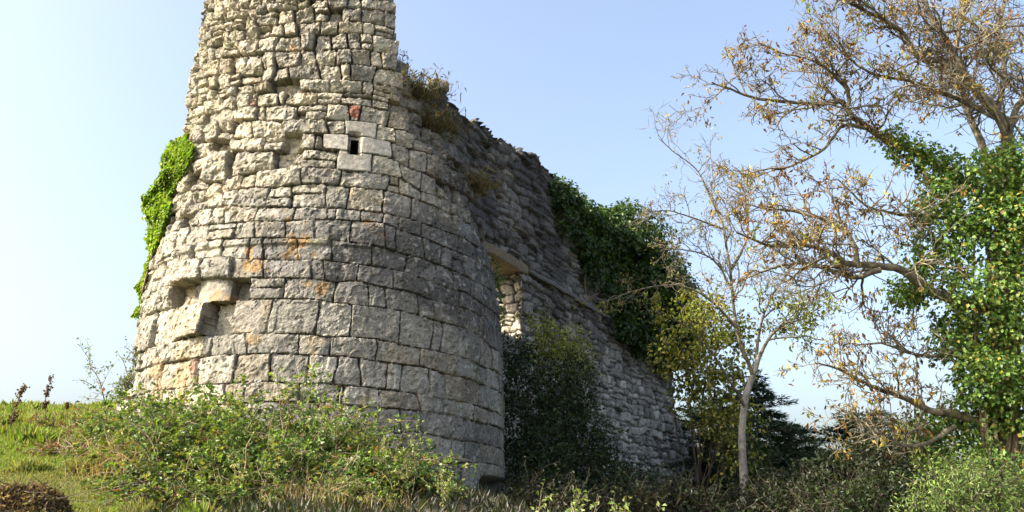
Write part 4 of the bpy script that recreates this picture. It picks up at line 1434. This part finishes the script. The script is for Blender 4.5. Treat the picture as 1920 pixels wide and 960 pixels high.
B(pxl([(1870, 210), (1880, 140), (1870, 70), (1885, -20)], YT, .5), .05, .02, 20, 8, 4, 1.1)
B(pxl([(1840, 430), (1780, 410), (1720, 400), (1670, 395), (1620, 380), (1570, 330)], YT, -1.0), .05, .011, 16, 7, 4, .8, start=.35)
B(pxl([(1850, 640), (1790, 660), (1740, 668), (1700, 660), (1650, 640), (1600, 640)], YT, -1.0), .04, .010, 13, 6, 4, .75, start=.35)
WL = [(.20, .115, .045), (.32, .22, .06), (.12, .075, .04), (.38, .32, .07), (.22, .27, .05)]
wt.leaves(5200, .095, WL, [4, 3, 3, 2, .8], 4, .42, hang=.9, spread=.055)

iv = empty("ivy", tb + [0, 0, 1.0], "glossy dark ivy cloaking the trunk of the big tree on the right", "ivy")
LVi = Leaves()
rows = [(1668, 262, .28), (1700, 280, .32), (1740, 300, .36), (1775, 330, .40), (1830, 320, .42), (1880, 330, .55), (1915, 300, .5), (1760, 365, .32), (1820, 390, .5), (1890, 410, .62),
        (1730, 395, .26), (1770, 440, .45), (1840, 460, .6), (1900, 500, .66), (1735, 475, .34), (1710, 540, .34), (1755, 530, .42), (1810, 540, .52), (1870, 580, .62), (1690, 560, .24),
        (1780, 600, .42), (1830, 640, .5), (1890, 660, .62), (1775, 645, .3), (1850, 720, .52), (1905, 750, .6), (1815, 770, .40), (1770, 800, .36), (1730, 815, .30), (1850, 810, .48),
        (1905, 850, .55), (1800, 850, .38), (1745, 850, .28), (1870, 900, .5), (1830, 690, .35), (1940, 560, .7), (1950, 400, .7), (1950, 700, .7), (1930, 930, .5)]
jr = np.random.default_rng(92)
clump_leaves(LVi, [at(px, py, YT - .25 + jr.uniform(-.3, .3)) for px, py, r in rows], [np.array([r, r * 1.0, r * .92]) * .93 for px, py, r in rows], 470, .066,
             [(.085, .165, .03), (.13, .23, .042), (.05, .10, .022), (.20, .29, .06), (.33, .26, .045), (.20, .11, .04)], [4, 4, 2.5, 2.5, .7, .3], .5, .45, .55, .85, seed=12)
LVi.build("foliage", M_IVY, iv)
TBv = Tubes()
for k in range(14):
    o = jr.normal(0, .12, 2)
    TBv.add(smooth_line([at(1888 + jr.uniform(-30, 30), y_, YT - .25) + [o[0], o[1] * .3, 0] for y_ in (930, 800, 650, 500, 380)], wob=.02), .03, .012, 5)
TBv.build("stem", M_TWIG, iv)["kind"] = "stuff"

# slender tree in the middle distance
YM = 20.0
mb = gpt(1392, YM)
mt = Tree("ash_tree", mb, "slender half-bare tree with a forked pale trunk beside the wall end", "tree", 95, M_BARK)
TBm = Tubes()
TBm.add(smooth_line([mb - [0, 0, .15], at(1393, 880, YM), at(1391, 810, YM), at(1398, 750, YM), at(1412, 705, YM), at(1425, 668, YM)], wob=.008), .10, .06, 10)
TBm.build("trunk", M_PALE, mt.root)
B = mt.branch
B(pxl([(1412, 705), (1395, 660), (1382, 615), (1378, 560), (1371, 500), (1356, 425), (1333, 382), (1310, 332), (1268, 295), (1240, 270)], YM, -.6), .055, .009, 20, 5, 3, 1.2, start=.2, up=.05)
B(pxl([(1425, 668), (1440, 640), (1470, 610), (1505, 600), (1545, 575)], YM, -.3), .05, .010, 12, 6, 3, 1.1, start=.25, up=.05)
B(pxl([(1418, 690), (1425, 620), (1445, 560), (1480, 510), (1500, 460)], YM, .5), .045, .010, 14, 6, 3, 1.1, start=.25, up=.05)
B(pxl([(1376, 550), (1340, 490), (1290, 470), (1240, 470)], YM - .2, -.6), .035, .008, 12, 6, 3, .9, up=.03)
B(pxl([(1372, 505), (1400, 440), (1395, 380), (1375, 340)], YM - .2, .6), .04, .008, 12, 6, 3, .95, up=.05)
B(pxl([(1357, 430), (1300, 410), (1250, 395), (1225, 400)], YM - .3, -.4), .028, .008, 12, 6, 3, .8, up=.03)
B(pxl([(1384, 620), (1330, 560), (1270, 535), (1190, 545), (1150, 560)], YM - .1, -1.5), .035, .008, 14, 5, 3, .8, up=.0)
B(pxl([(1395, 760), (1370, 720), (1330, 660), (1280, 610), (1225, 585)], YM - .1, -1.4), .04, .008, 10, 4, 2, .6, up=.0, start=.35)
mt.leaves(1300, .085, [(.30, .27, .08), (.20, .15, .07), (.18, .20, .06), (.34, .32, .14)], [3, 2, 2, 2], 3, .45, hang=.7, spread=.07)
low = lambda T: (T[:, 2] < at(1300, 560, YM)[2]) & (T[:, 0] > at(1215, 600, YM)[0])
mt.leaves(1500, .11, [(.20, .23, .045), (.28, .29, .06), (.12, .15, .03)], [3, 2, 2], 4, .5, hang=.6, name="green_leaves", where=low, spread=.08)

# yellow-green hazel in front of the wall end, leaf colours brightened for sun
leafy_shrub("hazel_shrub", gpt(1310, 21), blobs_px([(1290, 640, 20.6, .75), (1340, 610, 20.8, .7), (1255, 670, 20.8, .5), (1320, 690, 20.6, .8), (1370, 680, 21.2, .7), (1290, 720, 21, .5), (1340, 740, 21, .75), (1345, 790, 20.6, .5), (1395, 770, 21, .5), (1390, 620, 21.2, .5), (1330, 570, 20.8, .4), (1390, 850, 20.5, .5)]),
            "large yellow-green leafy shrub before the far end of the wall", "shrub", [(.16, .18, .034), (.26, .27, .05), (.065, .08, .018), (.40, .37, .07)], [4, 3, 3, 1.6], .12, 85, 96, None, None, 12, .6, .35)
leafy_shrub("dark_shrub", gpt(1330, 22), blobs_px([(1350, 790, 24, .6), (1370, 840, 24, .6), (1400, 830, 23, .7), (1405, 900, 21, .55), (1440, 880, 22, .7), (1420, 930, 21, .6), (1500, 920, 22, .6)]),
            "dark undergrowth shrub around the foot of the slender tree", "shrub", DK, [4, 3, 4, .6], .11, 130, 97, None)

# ------------------------------------------------------------------ dark conifers behind
def conifer(base, hgt, rad, label, seed, tiers=15, col_=None):
    global rng
    keep_rng, rng = rng, np.random.default_rng(seed)
    root = empty("pine_tree", base, label, "tree", "dark pines behind the wall end")
    TB, TK, LV = Tubes(), Tubes(), Leaves()
    base = np.asarray(base, float)
    TK.add(np.array([base - [0, 0, .2], base + [.05, 0, hgt * .5], base + [0, 0, hgt]]), np.array([.16, .09, .02]), .0, 8)
    cols = col_ or [(.022, .042, .02), (.03, .055, .026), (.016, .03, .016), (.05, .07, .03)]
    for i in range(tiers):
        t = (i + rng.uniform(0, .6)) / tiers
        z = hgt * (.05 + .95 * t)
        nb = 8 if t < .8 else 5
        for k in range(nb):
            a = rng.uniform(0, 2 * math.pi)
            L = rad * (1.05 - t) ** .75 * rng.uniform(.6, 1.15) + .12
            b = sprout(base + [0, 0, z], np.array([math.cos(a), math.sin(a), .12]), L, 8, .10, -.03)
            TB.add(b, .022, .006, 4)
            n = int(150 * L)
            q = rng.uniform(.15, 1, n) * (len(b) - 1); i0 = np.minimum(q.astype(int), len(b) - 2); fr = (q - i0)[:, None]
            P = b[i0] * (1 - fr) + b[i0 + 1] * fr
            tan = unit(b[i0 + 1] - b[i0])
            sd = np.cross(tan, [0, 0, 1.0]) * np.sign(rng.normal(0, 1, (n, 1)))
            D = unit(sd * rng.uniform(.3, 1.2, (n, 1)) + tan * .8 + rnd(n, .25) + [0, 0, .1])
            P = P + D * rng.uniform(0, .22, (n, 1))
            LV.add(P, D, unit(rnd(n, .5) + [0, 0, 1]), rng.uniform(.12, .24, n), .22, palette(n, cols, [3, 3, 3, 1]), .03)
    TK.build("trunk", M_BARK, root)
    TB.build("branch", M_TWIG, root)["kind"] = "stuff"
    LV.build("needles", M_NEEDLE, root)
    rng = keep_rng


def con_at(px, top, Y, rad, label, seed, tiers=15, col_=None):
    b = gpt(px, Y)
    conifer(b, at(px, top, Y)[2] - b[2], rad, label, seed, tiers, col_)


con_at(1410, 700, 31, 3.0, "dark pine with layered boughs behind the slender tree", 101, 17)
con_at(1495, 800, 33, 2.4, "shorter dark pine right of the layered one", 102, 11)
con_at(1320, 740, 36, 2.2, "dark pine half hidden behind the yellow-green shrub", 103, 13)
con_at(1640, 765, 26, 2.3, "dark pine seen through the lower branches of the ivy-clad tree", 104, 12)
con_at(1715, 800, 25, 2.0, "low dark pine left of the ivy-clad trunk", 105, 10)
con_at(1575, 880, 27, 1.3, "small dark pine in the gap between the pines", 106, 8)

# light green feathery shrub, bottom right
leafy_shrub("feathery_shrub", gpt(1800, 10.5), blobs_px([(1750, 925, 10.4, .28), (1795, 900, 10.5, .32), (1845, 915, 10.5, .32), (1790, 950, 10.3, .36), (1860, 955, 10.4, .35), (1725, 960, 10.5, .28), (1820, 880, 10.6, .22), (1890, 930, 10.6, .3)]),
            "light green feathery shrub under the ivy-clad tree", "shrub", [(.12, .19, .045), (.17, .24, .065), (.08, .13, .033), (.22, .26, .09)], [3, 3, 2, 1], .06, 420, 111, None, None, 12, .28, .4)
leafy_shrub("dark_shrub", gpt(1640, 13.5), blobs_px([(1600, 950, 13.4, .35), (1660, 945, 13.6, .4), (1560, 960, 13.4, .3), (1710, 930, 13.6, .35)]),
            "dark low shrub on the ground left of the feathery shrub", "shrub", DK, [4, 3, 4, 1], .08, 200, 112, None)

# low dark shrubs and a mat of brush along the shaded front
for rows_, lab, sd in [
    ([(1000, 945, 13.5, .3), (1050, 950, 13.2, .3), (965, 930, 14.5, .35)], "low dark brush at the tower's lower right corner", 131),
    ([(1130, 945, 14.5, .32), (1190, 950, 14.2, .3), (1240, 945, 14.8, .32)], "low dark brush in the middle of the shaded ground below the wall", 132),
    ([(1420, 930, 15.5, .4), (1470, 925, 16, .45), (1380, 945, 15.2, .3), (1520, 940, 15.5, .4)], "dark brush hiding the foot of the slender tree", 133)]:
    q_ = rows_[0]
    leafy_shrub("dark_brush", gpt(q_[0], q_[2]), blobs_px(rows_), lab, "shrub", [(.028, .036, .013), (.04, .045, .017), (.02, .025, .01), (.06, .055, .025)], [3, 3, 3, 1], .075, 190, sd, "low brush on the shaded ground")

# long bare canes that arch out of the brambles
for (x0, y0, tx, lean, sd, lab) in [(-3.75, 9.55, -.55, 1.15, 141, "pale bare cane leaning left over the tall green bramble thicket"), (-2.85, 9.3, .12, .9, 142, "pale bare cane standing before the dark middle bramble thicket"), (-2.25, 9.35, -.35, .8, 143, "reddish bare cane at the lower right brambles"), (-4.5, 10.0, -.35, .9, 144, "thin bare cane arching toward the grass slope")]:
    b = np.array([x0, y0, float(ground_z(x0, y0))])
    root = empty("bare_cane", b, lab, "cane", "bare canes among the brambles")
    T_ = Tubes()
    tt = np.linspace(0, 1, 16)
    T_.add(np.stack([b[0] + tx * tt ** 1.4 * lean, b[1] - .15 * tt, b[2] + lean * (tt * 1.05 - .35 * tt ** 2.5)], 1) + .012 * np.sin(tt * 11 + sd)[:, None], .011, .004, 5)
    T_.build("stem", M_DRYSTEM, root)
    LV = Leaves()
    for q in (9, 11, 13, 15):
        P_ = np.array([b[0] + tx * tt[q] ** 1.4 * lean, b[1] - .15 * tt[q], b[2] + lean * (tt[q] * 1.05 - .35 * tt[q] ** 2.5)])
        LV.add(P_ + rnd(3, .015), rnd(3), unit(rnd(3, .5) + [0, 0, 1]), .05, .7, palette(3, GREEN, W1))
    LV.build("leaves", M_LEAF, root)

for rows_, lab, sd in [
    ([(1575, 905, 15, .5), (1620, 880, 14.8, .55), (1670, 865, 15, .55), (1715, 880, 15, .5), (1590, 945, 14, .4), (1650, 930, 14, .5), (1640, 835, 15.4, .5), (1700, 825, 15.4, .5), (1590, 860, 15.2, .45), (1545, 890, 15, .4)], "broad bush left of the feathery shrub, coloured dark in place of shade", 151),
    ([(1450, 955, 14.5, .35), (1500, 950, 14.5, .4), (1540, 940, 14.8, .4)], "dark brush between the slender tree and the broad dark bush", 152),
    ([(1270, 950, 14.6, .3), (1320, 952, 14.6, .3)], "small clump of dark brush in front of the wall's far end", 153)]:
    q_ = rows_[0]
    leafy_shrub("dark_brush", gpt(q_[0], q_[2]), blobs_px(rows_), lab, "shrub", [(.022, .034, .012), (.032, .046, .015), (.016, .022, .009), (.045, .05, .02)], [3, 3, 3, 1], .08, 190, sd, "low brush on the shaded ground")  # darkened leaf colours stand in for shade on these bushes
